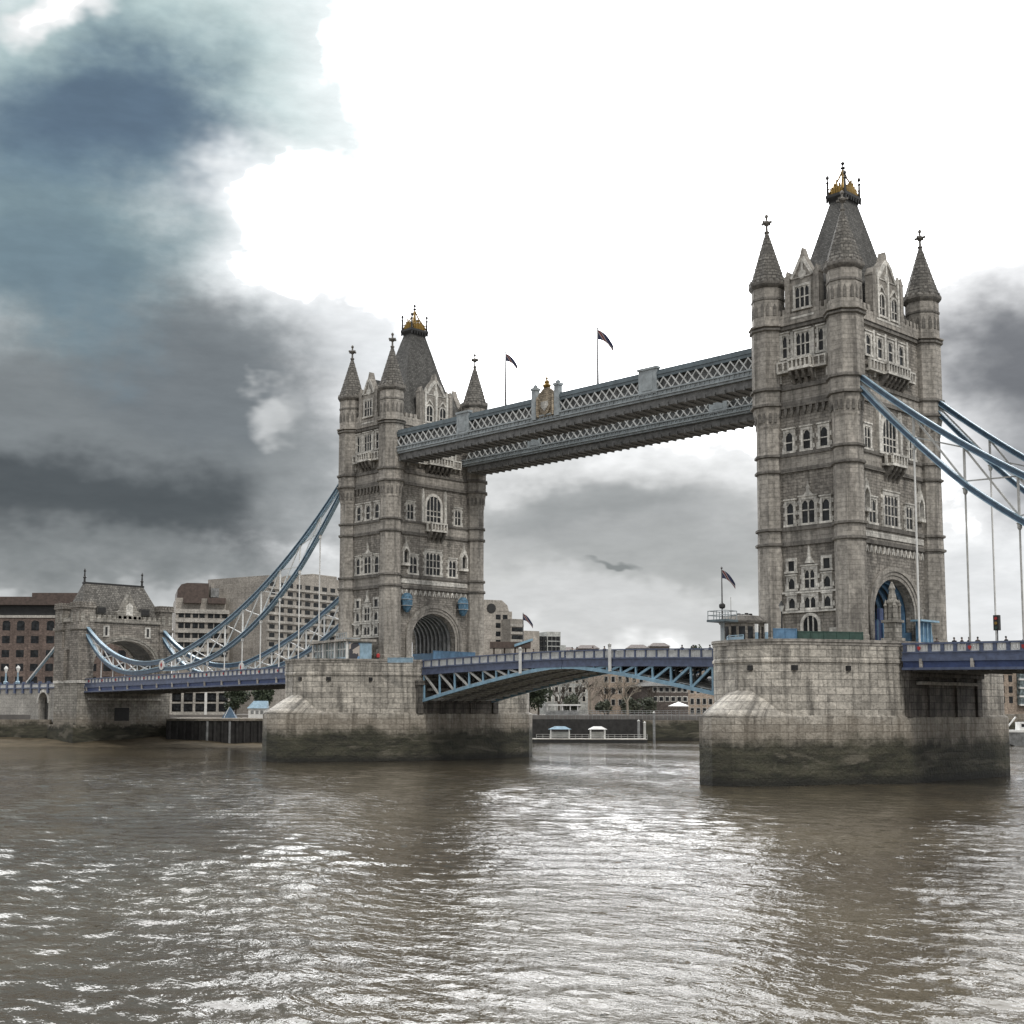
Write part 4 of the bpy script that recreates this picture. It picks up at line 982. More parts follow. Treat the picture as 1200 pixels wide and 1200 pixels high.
# ================================================================== ABUTMENT TOWER
def make_abutment():
    r = thing('abutment_tower', 'squat stone abutment gatehouse with steep slate roof at the left end of the bridge', 'gatehouse', (-142, 0, 0))
    X0, X1, Y0, Y1 = -147.5, -137.0, -10.6, 10.8
    part(MB().box(X0-.8, X1+.7, Y0-1.2, Y1+.9, -4, 4.4), 'river_footing', 'abut', r)
    part(MB().box(X0, X1+.25, Y0-.3, Y1+.3, 4.4, 13.2), 'lower_wall', 'abut', r)
    mb = MB(); mb.box(X0-.15, X1+.5, Y0-.55, Y1+.5, 13.2, 13.75); mb.box(X0+.5, X1+.9, -8.5, 8.9, 9.6, 10.0); part(mb, 'plinth_course', 'pale', r)
    part(MB().box(X1+.2, X1+.36, -2.2, 1.2, 5.2, 8.0), 'culvert_opening', 'lead', r)
    f = lambda u, z, d: (X1+d, u, z); g = lambda u, z, d: (X0-d, u, z)
    HW, ZS, RS = 7.4, 16.8, 5.7
    ar = lambda hw, rs: [(.1+hw*math.cos(math.pi*i/20), ZS+rs*math.sin(math.pi*i/20)**.9) for i in range(21)]
    poly = [(Y0, 13.75), (Y0, 26.3), (Y1, 26.3), (Y1, 13.75), (HW+.1, 13.75)] + ar(HW, RS) + [(-HW+.1, 13.75)]
    mb = MB(); mb.prism(poly, f, -1.5, 0); mb.prism(poly, g, -1.5, 0)
    for y in ((Y0, Y0+2.4), (Y1-2.4, Y1)): mb.box(X0+1.49, X1-1.49, y[0]+.005, y[1]-.005, 13.75, 26.3)
    part(mb, 'wall', 'abut_wall', r)
    mb = MB()
    for a, b_, d in ((HW, HW+.45, .12), (HW+.48, HW+1.0, .26)):
        mb.loft([[f(y, z, dd) for y, z in pl_] for dd, pl_ in ((-.05, ar(a, RS+a-HW)), (d, ar(a, RS+a-HW)), (d, ar(b_, RS+b_-HW)), (-.05, ar(b_, RS+b_-HW)))], caps=False, closed=False)
    part(mb, 'archivolt', 'abut', r)
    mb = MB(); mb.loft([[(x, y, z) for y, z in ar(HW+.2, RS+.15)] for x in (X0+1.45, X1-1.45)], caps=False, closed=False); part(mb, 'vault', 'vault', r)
    # corner turrets
    for (x0, x1, y0, y1) in ((X1-3.6, X1+.4, Y0-.4, Y0+3.0), (X1-2.8, X1+.4, Y1-2.6, Y1+.4), (X0-.4, X0+3.2, Y0-.4, Y0+3.0), (X0-.4, X0+3.2, Y1-2.6, Y1+.4)):
        mb = MB(); mb.box(x0, x1, y0, y1, 13.75, 29.6); mb.box(x0-.3, x1+.3, y0-.3, y1+.3, 24.6, 25.2); mb.box(x0-.25, x1+.25, y0-.25, y1+.25, 29.2, 29.75)
        for a in np.linspace(x0+.3, x1-.3, 4):
            for b_ in (y0, y1): mb.box(a-.28, a+.28, b_-.26, b_+.26, 29.75, 30.5)
        for b_ in np.linspace(y0+.3, y1-.3, 4):
            for a in (x0, x1): mb.box(a-.25, a+.25, b_-.27, b_+.27, 29.752, 30.49)
        tu = part(mb, 'corner_turret', 'abut_wall', r)
        mb = MB()
        for a in np.linspace(x0+.7, x1-.7, 2): mb.box(a-.45, a+.45, y0-.1, y0+.05, 26.2, 28.2)
        for b_ in np.linspace(y0+.7, y1-.7, 2): mb.box(x1-.05, x1+.1, b_-.4, b_+.4, 26.2, 28.2)
        part(mb, 'carved_panel', 'abut', tu)
        if y0 < 0 and x1 > X1:
            for k in range(6): pass
    for u in (-4.6, 5.3):
        wf = part(MB().prism([(u-.7, 23.2), (u+.7, 23.2), (u+.7, 25.6), (u-.7, 25.6)], f, -.02, .16), 'slit_window', 'pale', r)
        part(MB().prism([(u-.25, 23.5), (u+.25, 23.5), (u+.25, 25.3), (u-.25, 25.3)], f, .1, .18), 'opening', 'lead', wf)
    mb = MB(); mb.prism([(Y0+2.6, 26.3), (Y1-2.2, 26.3), (Y1-2.2, 27.2), (Y0+2.6, 27.2)], f, -.5, .35)
    for u in np.arange(Y0+3, Y1-2.4, 1.2): mb.prism([(u-.35, 27.2), (u+.35, 27.2), (u+.35, 27.85), (u-.35, 27.85)], f, -.4, .3)
    mb.box(X0+2, X1-2, Y0-.35, Y0+.4, 26.3, 27.2)
    part(mb, 'parapet', 'abut', r)
    mb = MB()   # string and buttress on the upstream flank
    mb.box(X0+.1, X1-.1, Y0-.25, Y0+.1, 20.4, 20.8); mb.box(-144, -142.6, Y0-.7, Y0+.1, 13.75, 20.4); part(mb, 'flank_buttress', 'abut_wall', r)
    # roof
    rr = lambda x0, x1, y0, y1, z: [(x0, y0, z), (x1, y0, z), (x1, y1, z), (x0, y1, z)]
    mb = MB(); mb.loft([rr(X0+.8, X1-.7, Y0+.5, Y1-.6, 26.4), rr(X0+2.6, X1-2.2, Y0+1.6, Y1-2.4, 30.2), rr(-142.6, -141.8, -7.4, 6.6, 34.9)])
    rf = part(mb, 'roof', 'spire', r)
    part(MB().box(-142.7, -141.7, -7.6, 6.8, 34.8, 35.2), 'ridge_cresting', 'lead', rf)
    for y in (-7.3, 6.5): part(MB().lathe([(.28, 35), (.22, 36.0), (.45, 36.2), (.2, 36.5), (.14, 37.4), (.3, 37.6), (.04, 38.2)], -142.2, y), 'roof_finial', 'lead', rf)
    mb = MB(); mb.prism([(-2.2, 26.4), (3.4, 26.4), (3.4, 28.7), (2.6, 29.0), (.8, 32.6), (.4, 32.6), (-1.4, 29.0), (-2.2, 28.7)], f, -1.2, .3); dm = part(mb, 'gable', 'abut', r)
    mb = MB(); mb.prism([(-.2, 28), (1.4, 28), (1.4, 30), (.6, 30.8), (-.2, 30)], f, .25, .4); part(mb, 'gable_panel', 'pale', dm)
    for u in (-5.2, 5.2):
        mb = MB(); mb.prism([(u-1.1, 28.2), (u+1.1, 28.2), (u+1.1, 29.7), (u-1.1, 29.7)], f, -3.6, -1.1); d_ = part(mb, 'roof_dormer', 'slate', rf)
        part(MB().prism([(u-.9, 28.4), (u+.9, 28.4), (u+.9, 29.5), (u-.9, 29.5)], f, -1.12, -1.02), 'dormer_opening', 'lead', d_)
    return r
make_abutment()
# approach viaduct left of the abutment
r = thing('approach_viaduct', 'pale stone approach viaduct with one arch at the left edge', 'viaduct', (-160, -9, 0))
f = lambda u, z, d: (u, -9.6-d, z)
arc = [(-155.2+2.4*math.cos(math.pi*i/12), 9.0+2.4*math.sin(math.pi*i/12)) for i in range(13)]
part(MB().prism([(-200, 4.8), (-200, 12.4), (-147.6, 12.4), (-147.6, 4.8), (-152.8, 4.8)] + arc + [(-157.6, 4.8)], f, -1.6, 0), 'wall', 'conc_band', r)
mb = MB(); i_ = arc; o = [(-155.2+3.0*math.cos(math.pi*i/12), 9.0+3.0*math.sin(math.pi*i/12)) for i in range(13)]
mb.loft([[f(a, z, dd) for a, z in pl_] for dd, pl_ in ((-.05, i_), (.2, i_), (.2, o), (-.05, o))], caps=False, closed=False); part(mb, 'arch_ring', 'pale', r)
part(MB().box(-157.6, -152.8, -8.1, -7.9, 4.8, 11.5), 'arch_back', 'vault', r)
mb = MB(); mb.prism([(-200, 13.2), (-147.6, 13.2), (-147.6, 13.45), (-200, 13.45)], f, -.25, .25); mb.prism([(-200, 12.2), (-147.6, 12.2), (-147.6, 12.5), (-200, 12.5)], f, -.3, .3)
for x in np.arange(-199, -148, 4.2): mb.box(x-.3, x+.3, -10.0, -9.4, 11.2, 13.8)
pp = part(mb, 'parapet', 'indigo', r)
part(MB().prism([(-200, 12.5), (-147.6, 12.5), (-147.6, 13.2), (-200, 13.2)], f, -.1, .1), 'parapet_tracery', 'white', pp)
for px, lb in ((7.5, 'pale blue lamp standard on the viaduct parapet, nearest the left edge'), (21.6, 'pale blue lamp standard on the viaduct parapet by the slanting tie bar')):
    q = from_px(px, -9.6); r = thing('lamp_standard', lb, 'lamp', (q.x, -9.6, 13.4), 'lamp standards on the viaduct')
    part(MB().lathe([(.5, 13.4), (.5, 13.9), (.22, 14.1), (.14, 16.0)], q.x, -9.6), 'post', 'blue_top', r); part(MB().lathe([(.18, 16.0), (.45, 16.9), (.5, 17.0), (.1, 17.6)], q.x, -9.6), 'lantern', 'white', r)

# ================================================================== THINGS ON THE PIERS AND TOWERS
# blue wrapped bundles beside the far tower arch
for u, lb in ((-6.35, 'left of two bundles wrapped in blue sheeting above the far tower arch'), (5.75, 'right of two bundles wrapped in blue sheeting above the far tower arch')):
    x = -41+WX+.75; mb = MB(); rings = []
    for z, rr in ((23.2, .25), (23.6, .62), (24.3, .95), (25.2, 1.0), (25.8, .88), (26.2, .5), (26.3, .2)):
        rings.append([(x+rr*(1+.13*math.sin(5*a+z*3))*math.cos(a)*.75, u+rr*(1+.12*math.cos(4*a+z*2))*math.sin(a), z) for a in np.linspace(0, 2*math.pi, 15)[:-1]])
    mb.loft(rings); w = solo(mb, 'wrapped_bundle', 'sheet', lb, 'wrapped bundle', (x, u, 23.2), 'blue wrapped bundles on the far tower')
    mb = MB()
    for z in (24.2, 25.2): mb.lathe([(.98, z), (1.06, z+.04), (.98, z+.08)], 0, 0, 12)
    for v_ in range(len(mb.v)): q = mb.v[v_]; mb.v[v_] = (q[0]*.8, q[1]*1.08, q[2]-23.2)
    part(mb, 'rope', 'lattice', w, local=True)
# blue hoardings and stone pedestal at the near tower arch
r = thing('blue_hoarding', 'tall dark blue boarded hoarding left of the near tower arch', 'hoarding', (48.6, -6.6, 14))
mb = MB(); mb.box(48.2, 48.45, -7.6, -5.3, 14, 18.0); mb.box(48.15, 48.5, -7.0, -6.2, 18.0, 19.4); part(mb, 'panel', 'board_dark', r)
mb = MB()
for y in (-7.55, -6.4, -5.35): mb.box(48.46, 48.6, y-.08, y+.08, 14, 18.1)
part(mb, 'batten', 'board', r)
r = thing('blue_hoarding', 'pale blue boarded enclosure at the right foot of the near tower arch', 'hoarding', (48, 5.0, 14))
mb = MB(); mb.prism([(2.9, 14), (2.9, 18.4), (6.0, 18.4), (7.2, 14)], lambda u, z, d: (47.5+d, u, z), 0, .25); part(mb, 'panel', 'board', r)
mb = MB()
for y in (3.0, 4.0, 5.0, 5.9): mb.box(47.76, 47.9, y-.07, y+.07, 14, 18.3)
mb.box(47.0, 48.4, 2.6, 7.0, 18.4, 18.62); part(mb, 'batten', 'pale_blue', r)
def pedestal(x, y, label):
    r = thing('parapet_pedestal', label, 'pedestal', (x, y, 14), 'carved stone parapet pedestals')
    mb = MB()
    for a, z0, z1 in ((.85, 13.9, 15.6), (.95, 15.6, 15.9), (.7, 15.9, 17.6), (.9, 17.6, 17.9)): mb.box(x-a, x+a, y-a, y+a, z0, z1)
    part(mb, 'base', 'abut', r)
    mb = MB().lathe([(.62, 17.9), (.55, 19.6), (.72, 19.8), (.72, 20.0), (.5, 20.2), (.3, 21.2), (.4, 21.4), (.08, 22.2)], x, y)
    for a in range(4):
        c_, s_ = math.cos(a*math.pi/2+.78), math.sin(a*math.pi/2+.78); mb.lathe([(.18, 17.9), (.16, 19.4), (.24, 19.5), (.03, 20.2)], x+.75*c_, y+.75*s_, 6)
    part(mb, 'pinnacle', 'abut', r)
    return r
pedestal(50.6, -7.9, 'carved stone pinnacled pedestal standing before the near tower arch')

# control cabin on the near pier
def make_cabin():
    cx, cy = 34.8, -14.0
    r = thing('control_cabin', 'low control cabin with curved overhanging roof on the near pier', 'cabin', (cx, cy, 14.9))
    mb = MB(); ring = lambda rx, ry, z: [(cx+rx*math.cos(a), cy+ry*math.sin(a), z) for a in np.linspace(0, 2*math.pi, 17)[:-1]]
    mb.loft([ring(2.5, 2.5, 14.9), ring(2.5, 2.5, 17.9)]); part(mb, 'wall', 'abut_wall', r)
    mb = MB(); mb.loft([ring(2.7, 2.7, 17.85), ring(2.8, 2.8, 18.0), ring(2.8, 2.8, 18.2), ring(2.2, 2.2, 18.75), ring(.6, .6, 18.95)]); rf = part(mb, 'roof', 'trim', r)
    mb = MB()
    for k in range(5): mb.box(cx-1.2+k*.55, cx-.95+k*.55, cy-.2, cy+.2, 18.7, 19.05+.1*(k % 2))
    mb.box(cx-1.4, cx+1.3, cy-.25, cy+.25, 18.7, 18.85); part(mb, 'roof_vent', 'lead', rf)
    for k in range(16):
        a = 2*math.pi*(k+.5)/16; c_, s_ = math.cos(a), math.sin(a); rr = 2.5*math.cos(math.pi/16)
        w = .3 if k % 4 != 1 else .36; h0 = 16.1 if k % 4 != 1 else 15.4
        q = Vector((cx+rr*c_, cy+rr*s_, 0)); t_ = Vector((-s_, c_, 0)); n_ = Vector((c_, s_, 0))
        mb = MB(); mb.prism([(-w, h0), (w, h0), (w, 17.5), (-w, 17.5)], lambda u, z, d: tuple(q+t_*u+n_*d+Vector((0, 0, z))), -.05, .03)
        wi = part(mb, 'window' if k % 4 != 1 else 'door', 'glass', r)
    return r
make_cabin()
# railing and lookout platform with mast
r = thing('lookout_platform', 'small railed lookout platform on a teal column beside the control cabin', 'platform', (35.6, -19.0, 14.9))
x, y = 35.6, -19.0
part(MB().tube((x, y, 14.9), (x, y, 18.1), .24, n=8), 'column', 'teal', r)
part(MB().box(x-1.3, x+1.3, y-1.2, y+1.2, 17.85, 18.1), 'floor', 'teal_dark', r)
mb = MB()
for a, b_ in ((-1, -1), (1, -1), (1, 1), (-1, 1), (0, -1), (0, 1), (1, 0), (-1, 0)): mb.tube((x+1.2*a, y+1.1*b_, 18.1), (x+1.2*a, y+1.1*b_, 19.1), .05)
for z in (18.6, 19.1):
    for p, q in (((-1, -1), (1, -1)), ((1, -1), (1, 1)), ((1, 1), (-1, 1)), ((-1, 1), (-1, -1))): mb.tube((x+1.2*p[0], y+1.1*p[1], z), (x+1.2*q[0], y+1.1*q[1], z), .05)
part(mb, 'railing', 'teal', r)
part(MB().tube((x+1.2, y, 18.1), (x+1.2, y, 20.6), .05), 'aerial', 'lattice', r)
fp = flagpole('flagpole', 'flagpole with drooping dark flag above the lookout platform on the near pier', x, y, 18.11, 23.9, 1.8, .6, r0=.1)
part(MB().lathe([(.26, 19.4), (.36, 19.55), (.36, 19.85), (.18, 20.0)], x, y), 'lantern', 'lead', fp)
def railing(name, pts, z0, h, mat, label, panel=False):
    r = thing(name, label, 'railing' if not panel else 'barrier', (*pts[0], z0))
    mb = MB()
    for (a, b_) in zip(pts[:-1], pts[1:]):
        a = Vector((*a, 0)); b_ = Vector((*b_, 0)); n = max(2, int((b_-a).length/1.2))
        for i in range(n+1): q = a+(b_-a)*i/n; mb.tube((q.x, q.y, z0), (q.x, q.y, z0+h), .05)
    part(mb, 'post', mat, r)
    mb = MB()
    for (a, b_) in zip(pts[:-1], pts[1:]):
        for z in ((h, h*.55) if not panel else (h,)): mb.bar((*a, z0+z), (*b_, z0+z), .09, .09)
        mb.bar((*a, z0+h*.45), (*b_, z0+h*.45), .05, h*.85)
    part(mb, 'infill_panel', mat, r)
railing('pier_railing', [(36.6, -19.6), (38.6, -22.0), (41, -22.6)], 14.9, 1.15, 'blue_top', 'pale blue railing panel at the left end of the near pier')
def barrier(x0, y0, x1, y1, h, mat, label, name='site_barrier'):
    r = thing(name, label, 'barrier', (x0, y0, 14.9)); a, b_ = Vector((x0, y0, 0)), Vector((x1, y1, 0)); mb = MB()
    mb.bar((x0, y0, 14.9+h/2), (x1, y1, 14.9+h/2), .12, h); part(mb, 'panel', mat, r)
    mb = MB(); n = max(2, int((b_-a).length/1.5))
    for i in range(n+1): q = a+(b_-a)*i/n; mb.box(q.x-.09, q.x+.09, q.y-.09, q.y+.09, 14.9, 14.9+h+.06)
    mb.bar((x0, y0, 14.9+h), (x1, y1, 14.9+h), .2, .1); part(mb, 'frame', mat, r)
barrier(44.0, -21.2, 45.3, -19.0, 1.75, 'board', 'bright blue boarded barrier on the near pier left of the green hoarding')
barrier(45.4, -18.8, 49.3, -12.2, 1.5, 'green', 'long dark green hoarding along the near pier top')
for (x, y, lb) in ((42.3, -22.0, 'thin blue and white marker post left of the blue barrier, nearest the cabin'), (43.3, -21.6, 'thin blue and white marker post just left of the blue barrier')):
    r = thing('marker_post', lb, 'post', (x, y, 14.9), 'marker posts on the near pier'); part(MB().box(x-.12, x+.12, y-.12, y+.12, 14.9, 16.3), 'post', 'blue_top', r); part(MB().box(x-.14, x+.14, y-.14, y+.14, 16.3, 17.2), 'reflector', 'white', r)
def lamp(x, y, z, h, label, name='street_lamp'):
    r = thing(name, label, 'lamp', (x, y, z), 'lanterns on posts')
    part(MB().lathe([(.26, z), (.26, z+.7), (.12, z+.9), (.075, z+h)], x, y), 'post', 'lead', r)
    ln = part(MB().lathe([(.12, z+h), (.3, z+h+.65), (.3, z+h+.7)], x, y, 6), 'lantern', 'greywhite', r)
    part(MB().lathe([(.36, z+h+.7), (.2, z+h+.95), (.06, z+h+1.25)], x, y, 6), 'lantern_cap', 'lead', ln)
q = from_px(917, -12.5); lamp(q.x, -12.5, 14.9, 4.3, 'black lantern lamp post on the near pier before the tower windows')

# pavilion on the far pier
def make_pavilion():
    r = thing('pier_pavilion', 'flat-roofed glazed pavilion with white posts on the far pier', 'pavilion', (-43, -15, 14.9))
    a = Vector((-49.6, -13.6, 0)); b_ = Vector((-36.6, -16.6, 0)); d_ = (b_-a).normalized(); n_ = Vector((d_.y, -d_.x, 0)); Lg = (b_-a).length
    P3 = lambda u, z, d: tuple(a + d_*u + n_*d + Vector((0, 0, z)))
    mb = MB(); mb.prism([(-.6, 18.3), (Lg+.4, 18.3), (Lg+.4, 18.65), (-.6, 18.65)], P3, -4.6, .9); part(mb, 'roof_slab', 'ashlar', r)
    mb = MB(); mb.prism([(0, 14.9), (Lg, 14.9), (Lg, 18.3), (0, 18.3)], P3, -4.0, -3.8); mb.prism([(Lg-.2, 14.9), (Lg, 14.9), (Lg, 18.3), (Lg-.2, 18.3)], P3, -3.8, 0); part(mb, 'rear_wall', 'greyblock', r)
    mb = MB(); mb.prism([(0, 15.9), (Lg-.2, 15.9), (Lg-.2, 18.3), (0, 18.3)], P3, -.25, -.2); part(mb, 'glazing', 'glass_blue', r)
    mb = MB(); mb.prism([(0, 14.9), (Lg-.2, 14.9), (Lg-.2, 15.9), (0, 15.9)], P3, -.25, -.12); part(mb, 'blue_plinth', 'blue_top', r)
    for u in (.1, Lg*.32, Lg*.66, Lg-.14): part(MB().prism([(u-.14, 14.9), (u+.14, 14.9), (u+.14, 18.3), (u-.14, 18.3)], P3, .02, .28), 'post', 'white', r)
    mb = MB()
    for k in range(1, 12): u = Lg*k/12; mb.prism([(u-.04, 15.9), (u+.04, 15.9), (u+.04, 18.3), (u-.04, 18.3)], P3, -.2, -.1)
    mb.prism([(0, 17.1), (Lg-.2, 17.1), (Lg-.2, 17.2), (0, 17.2)], P3, -.2, -.12); part(mb, 'glazing_bar', 'white', r)
    # a poster panel: abstract pale and blue patches
    m_, t_, b2 = new_mat('poster_print'); Pn = nd(t_, 'ShaderNodeNewGeometry').outputs['Position']
    v_ = nd(t_, 'ShaderNodeTexVoronoi', {'Vector': Pn, 'Scale': 1.0}).outputs['Color']
    s_ = nd(t_, 'ShaderNodeSeparateColor', {0: v_}).outputs[0]
    c1 = mixc(t_, smooth(t_, s_, .3, .35), (.45, .40, .36), (.05, .05, .06)); c1 = mixc(t_, smooth(t_, s_, .6, .65), c1, (.16, .30, .50))
    t_.links.new(c1, b2.inputs['Base Color']); b2.inputs['Roughness'].default_value = .5; MAT['poster'] = m_
    E3 = lambda u, z, d: P3(Lg+d, z, u)
    mb = MB(); mb.prism([(-1.9, 15.0), (-.15, 15.0), (-.15, 18.1), (-1.9, 18.1)], E3, -.02, .06); part(mb, 'poster_panel', 'poster', r)
    mb = MB(); mb.prism([(-3.95, 15.0), (-1.94, 15.0), (-1.94, 18.1), (-3.95, 18.1)], E3, -.02, .07); part(mb, 'blue_panel', 'blue_top', r)
    mb = MB(); mb.prism([(Lg*.70, 18.66), (Lg*.97, 18.66), (Lg*.97, 18.85), (Lg*.70, 18.85)], P3, -2.2, .3)
    for u in np.linspace(.70, .97, 6): mb.prism([(Lg*u-.04, 18.85), (Lg*u+.04, 18.85), (Lg*u+.04, 19.6), (Lg*u-.04, 19.6)], P3, .1, .2)
    mb.prism([(Lg*.70, 19.55), (Lg*.97, 19.55), (Lg*.97, 19.65), (Lg*.70, 19.65)], P3, .1, .2); part(mb, 'roof_railing', 'teal', r)
make_pavilion()
for px, lb in ((452, 'low pale blue barrier on the far pier right of the pavilion'),):
    q = from_px(455, -14); barrier(q.x, -14, q.x+3.0, -11.8, .7, 'blue_top', lb)
q = from_px(484, -9); barrier(-30.6, -4.4, -30.6, 4.4, 2.1, 'board', 'blue boarded barrier across the roadway under the far tower arch')

# ================================================================== PEOPLE
def skin_person(name, label, loc, rz, coat, stride=.12, arm=.1, group='people crossing the bridge', bag=False):
    m, t, b = new_mat('person_clothing')
    z = nd(t, 'ShaderNodeSeparateXYZ', {0: nd(t, 'ShaderNodeTexCoord').outputs['Object']}).outputs[2]
    k = mixc(t, smooth(t, z, .86, .9), (.03, .03, .035), coat); k = mixc(t, smooth(t, z, 1.47, 1.5), k, (.40, .26, .20)); t.links.new(k, b.inputs['Base Color']); b.inputs['Roughness'].default_value = .8
    V = [((0, 0, .95), .15), ((0, 0, 1.15), .155), ((0, 0, 1.36), .17), ((0, 0, 1.47), .06), ((0, .01, 1.58), .085), ((0, .015, 1.68), .10), ((0, 0, 1.74), .07)]
    E = [(0, 1), (1, 2), (2, 3), (3, 4), (4, 5), (5, 6)]
    for s in (-1, 1):
        o = len(V); V += [((s*.10, 0, .88), .10), ((s*.11, s*stride*.5+.03, .5), .07), ((s*.11, s*stride, .09), .05), ((s*.12, s*stride+.16, .04), .04)]; E += [(0, o), (o, o+1), (o+1, o+2), (o+2, o+3)]
        o = len(V); V += [((s*.21, 0, 1.38), .07), ((s*.26, -s*arm*.5, 1.12), .05), ((s*.25, -s*arm+.08, .86), .038), ((s*.25, -s*arm+.1, .76), .03)]; E += [(2, o), (o, o+1), (o+1, o+2), (o+2, o+3)]
    me = bpy.data.meshes.new('person'); me.from_pydata([v for v, _ in V], E, []); me.update()
    o = bpy.data.objects.new(name, me); col.objects.link(o)
    sk = o.modifiers.new('skin', 'SKIN')
    if not me.skin_vertices:
        bm = bmesh.new(); bm.from_mesh(me); bm.verts.layers.skin.verify(); bm.to_mesh(me); bm.free()
    for i, (_, rr) in enumerate(V): me.skin_vertices[0].data[i].radius = (rr, rr*.8); 
    me.skin_vertices[0].data[0].use_root = True
    ss = o.modifiers.new('subdivision', 'SUBSURF'); ss.levels = 1; ss.render_levels = 1
    me.materials.append(m); o.location = loc; o.rotation_euler = (0, 0, rz)
    h = MB().lathe([(.09, 1.60), (.112, 1.67), (.10, 1.75), (.05, 1.79)], 0, -.012, 10); hp = part(h, 'hair', 'bark' if random.random() < .5 else 'lead', o, local=True)
    return tag(o, label, 'person', group)
zr = lambda x: deck_z(x)-1.3
SIDE = [(53.9, (.03, .03, .035), 'person in black coat on the right deck just right of the white hanger rod'),
        (56.0, (.10, .09, .09), 'person in grey coat on the right deck below the right edge of the near tower'),
        (58.0, (.02, .02, .03), 'person leaning at the parapet under the first hanger clear of the tower'),
        (58.8, (.05, .04, .04), 'person in dark brown coat right of the one under the hanger'),
        (59.6, (.02, .025, .04), 'tallest dark figure in the small cluster on the right deck'),
        (60.6, (.09, .08, .08), 'last person of the cluster on the right deck before the signal head'),
        (63.6, (.03, .03, .03), 'lone walker in black right of the traffic signal on the right deck'),
        (65.6, (.05, .05, .06), 'person at the right edge of the photo on the right deck')]
for x, c_, lb in SIDE: skin_person('person', lb, (x, -8.3+random.uniform(-.1, .3), zr(x)+.05), random.uniform(-2, 2), c_)
BAS = [(-6.4, 'person in dark coat left of mid-span on the lifting bridge'), (1.1, 'first of a pair of walkers just right of mid-span'), (2.0, 'second of a pair of walkers just right of mid-span, in brown'),
       (4.9, 'walker in a dark jacket left of the right white post'), (7.0, 'walker in grey beside the right white post'), (8.0, 'walker in black beyond the right white post'),
       (20.2, 'leftmost of three figures on the lifting span close to the near pier'), (22.0, 'middle of three figures on the lifting span close to the near pier'), (24.6, 'rightmost of three figures on the lifting span close to the near pier')]
for i, (x, lb) in enumerate(BAS): skin_person('person', lb, (x, -6.7, 16.05-.6*(abs(x)/29.5)**1.6-1.3), random.uniform(-2, 2), ((.03, .03, .035), (.07, .05, .04), (.08, .08, .085))[i % 3])
q = from_px(443, -13.5); skin_person('person', 'person in a red jacket on the far pier right of the pavilion', (q.x, -13.5, 14.9), .5, (.5, .05, .05))
# traffic signal on the side span
x = from_px(1170, -7.5).x; r = thing('traffic_signal', 'black traffic signal on a post above the right deck', 'traffic signal', (x, -7.5, 14))
part(MB().tube((x, -7.5, 13.9), (x, -7.5, 17.6), .08), 'post', 'undergrey', r); sh = part(MB().box(x-.3, x+.3, -7.75, -7.3, 16.3, 17.9), 'signal_head', 'lead', r)
for k in range(3): part(MB().tube((x, -7.75, 17.55-.5*k), (x, -7.82, 17.55-.5*k), .16, n=10), 'lens', ('red', 'gold', 'green')[k], sh)

# ================================================================== FAR BANK BUILDINGS
def frame(px0, px1, depth, skew):
    a, b_ = W(px0, depth), W(px1, depth+skew); d_ = b_-a; return a, math.atan2(d_.y, d_.x), d_.length
def zpy(px, py, depth): return W(px, depth, py).z
def block(mb, x0, x1, y0, y1, z0, z1): mb.box(x0, x1, y0, y1, z0, z1)
def building(name, label, cat, px0, px1, depth, skew=0.0, group=None):
    a, rz, Lg = frame(px0, px1, depth, skew)
    r = thing(name, label, cat, (a.x, a.y, 0), group, rz); return r, Lg
def win_grid(r, us, zs, w, h, mat='glass', y=-.05, frame_mat=None, name='window', skip=()):
    proto = None; n = 0
    for j, z in enumerate(zs):
        for i, u in enumerate(us):
            if (i, j) in skip or n >= 100: continue
            n += 1
            if proto is None:
                mb = MB(); mb.box(-w/2, w/2, y, .05, -h/2, h/2); proto = part(mb, name, mat, r, local=True); o = proto
            else: o = proto.copy(); col.objects.link(o); o.parent = r
            o.location = (u, 0, z)
            if frame_mat:
                if n == 1:
                    pm = mesh_of(MB().box(-w/2+.22, w/2-.22, y-.06, y+.02, -h/2+.2, h/2-.2), 'pane', 'glass')
                pn = bpy.data.objects.new('pane', pm); col.objects.link(pn); pn.parent = o
def lpart(mb, name, mat, r): return part(mb, name, mat, r, local=True)
# red-brown warehouse behind the abutment
dep = 345
r, Lg = building('brick_warehouse', 'red-brown brick warehouse with dark attic behind the abutment at far left', 'warehouse', -260, 158, dep)
s = dep/FPX; U = lambda px: (px+260)/418*Lg; Z = lambda py, d=dep: zpy(30, py, d)
mb = MB(); mb.box(0, Lg, 0, 30, 0, Z(722)); lpart(mb, 'wall', 'redbrick', r)
mb = MB(); mb.box(0, U(62), 1.0, 28, Z(722), Z(708)); lpart(mb, 'attic_glazing', 'lead', r)
mb = MB(); mb.box(-1, U(66), -.6, 28, Z(709), Z(705)); mb.box(0, U(90), 6, 29, Z(706), Z(697)); mb.box(U(15), U(120), 12, 28, Z(698), Z(690)); lpart(mb, 'roof', 'brown', r)
mb = MB(); mb.box(0, Lg, -.25, .4, Z(724), Z(721)); lpart(mb, 'cornice', 'conc_band', r)
us = [U(p) for p in range(-258, 200, 17)]; us = [U(p) for p in (-114, -97, -80, -63, -46, -29, -12, 5, 22, 39, 57, 74, 91, 108, 125, 142)]
win_grid(r, us, [Z(p) for p in (734.5, 749.5, 766, 782, 797)], 2.0, 1.9)
mb = MB()
for u in us: mb.prism([(u+1.0*math.cos(math.pi*i/8), Z(734.5)+.95+.7*math.sin(math.pi*i/8)) for i in range(9)], lambda a, b_, d: (a, -d, b_), -.05, .05)
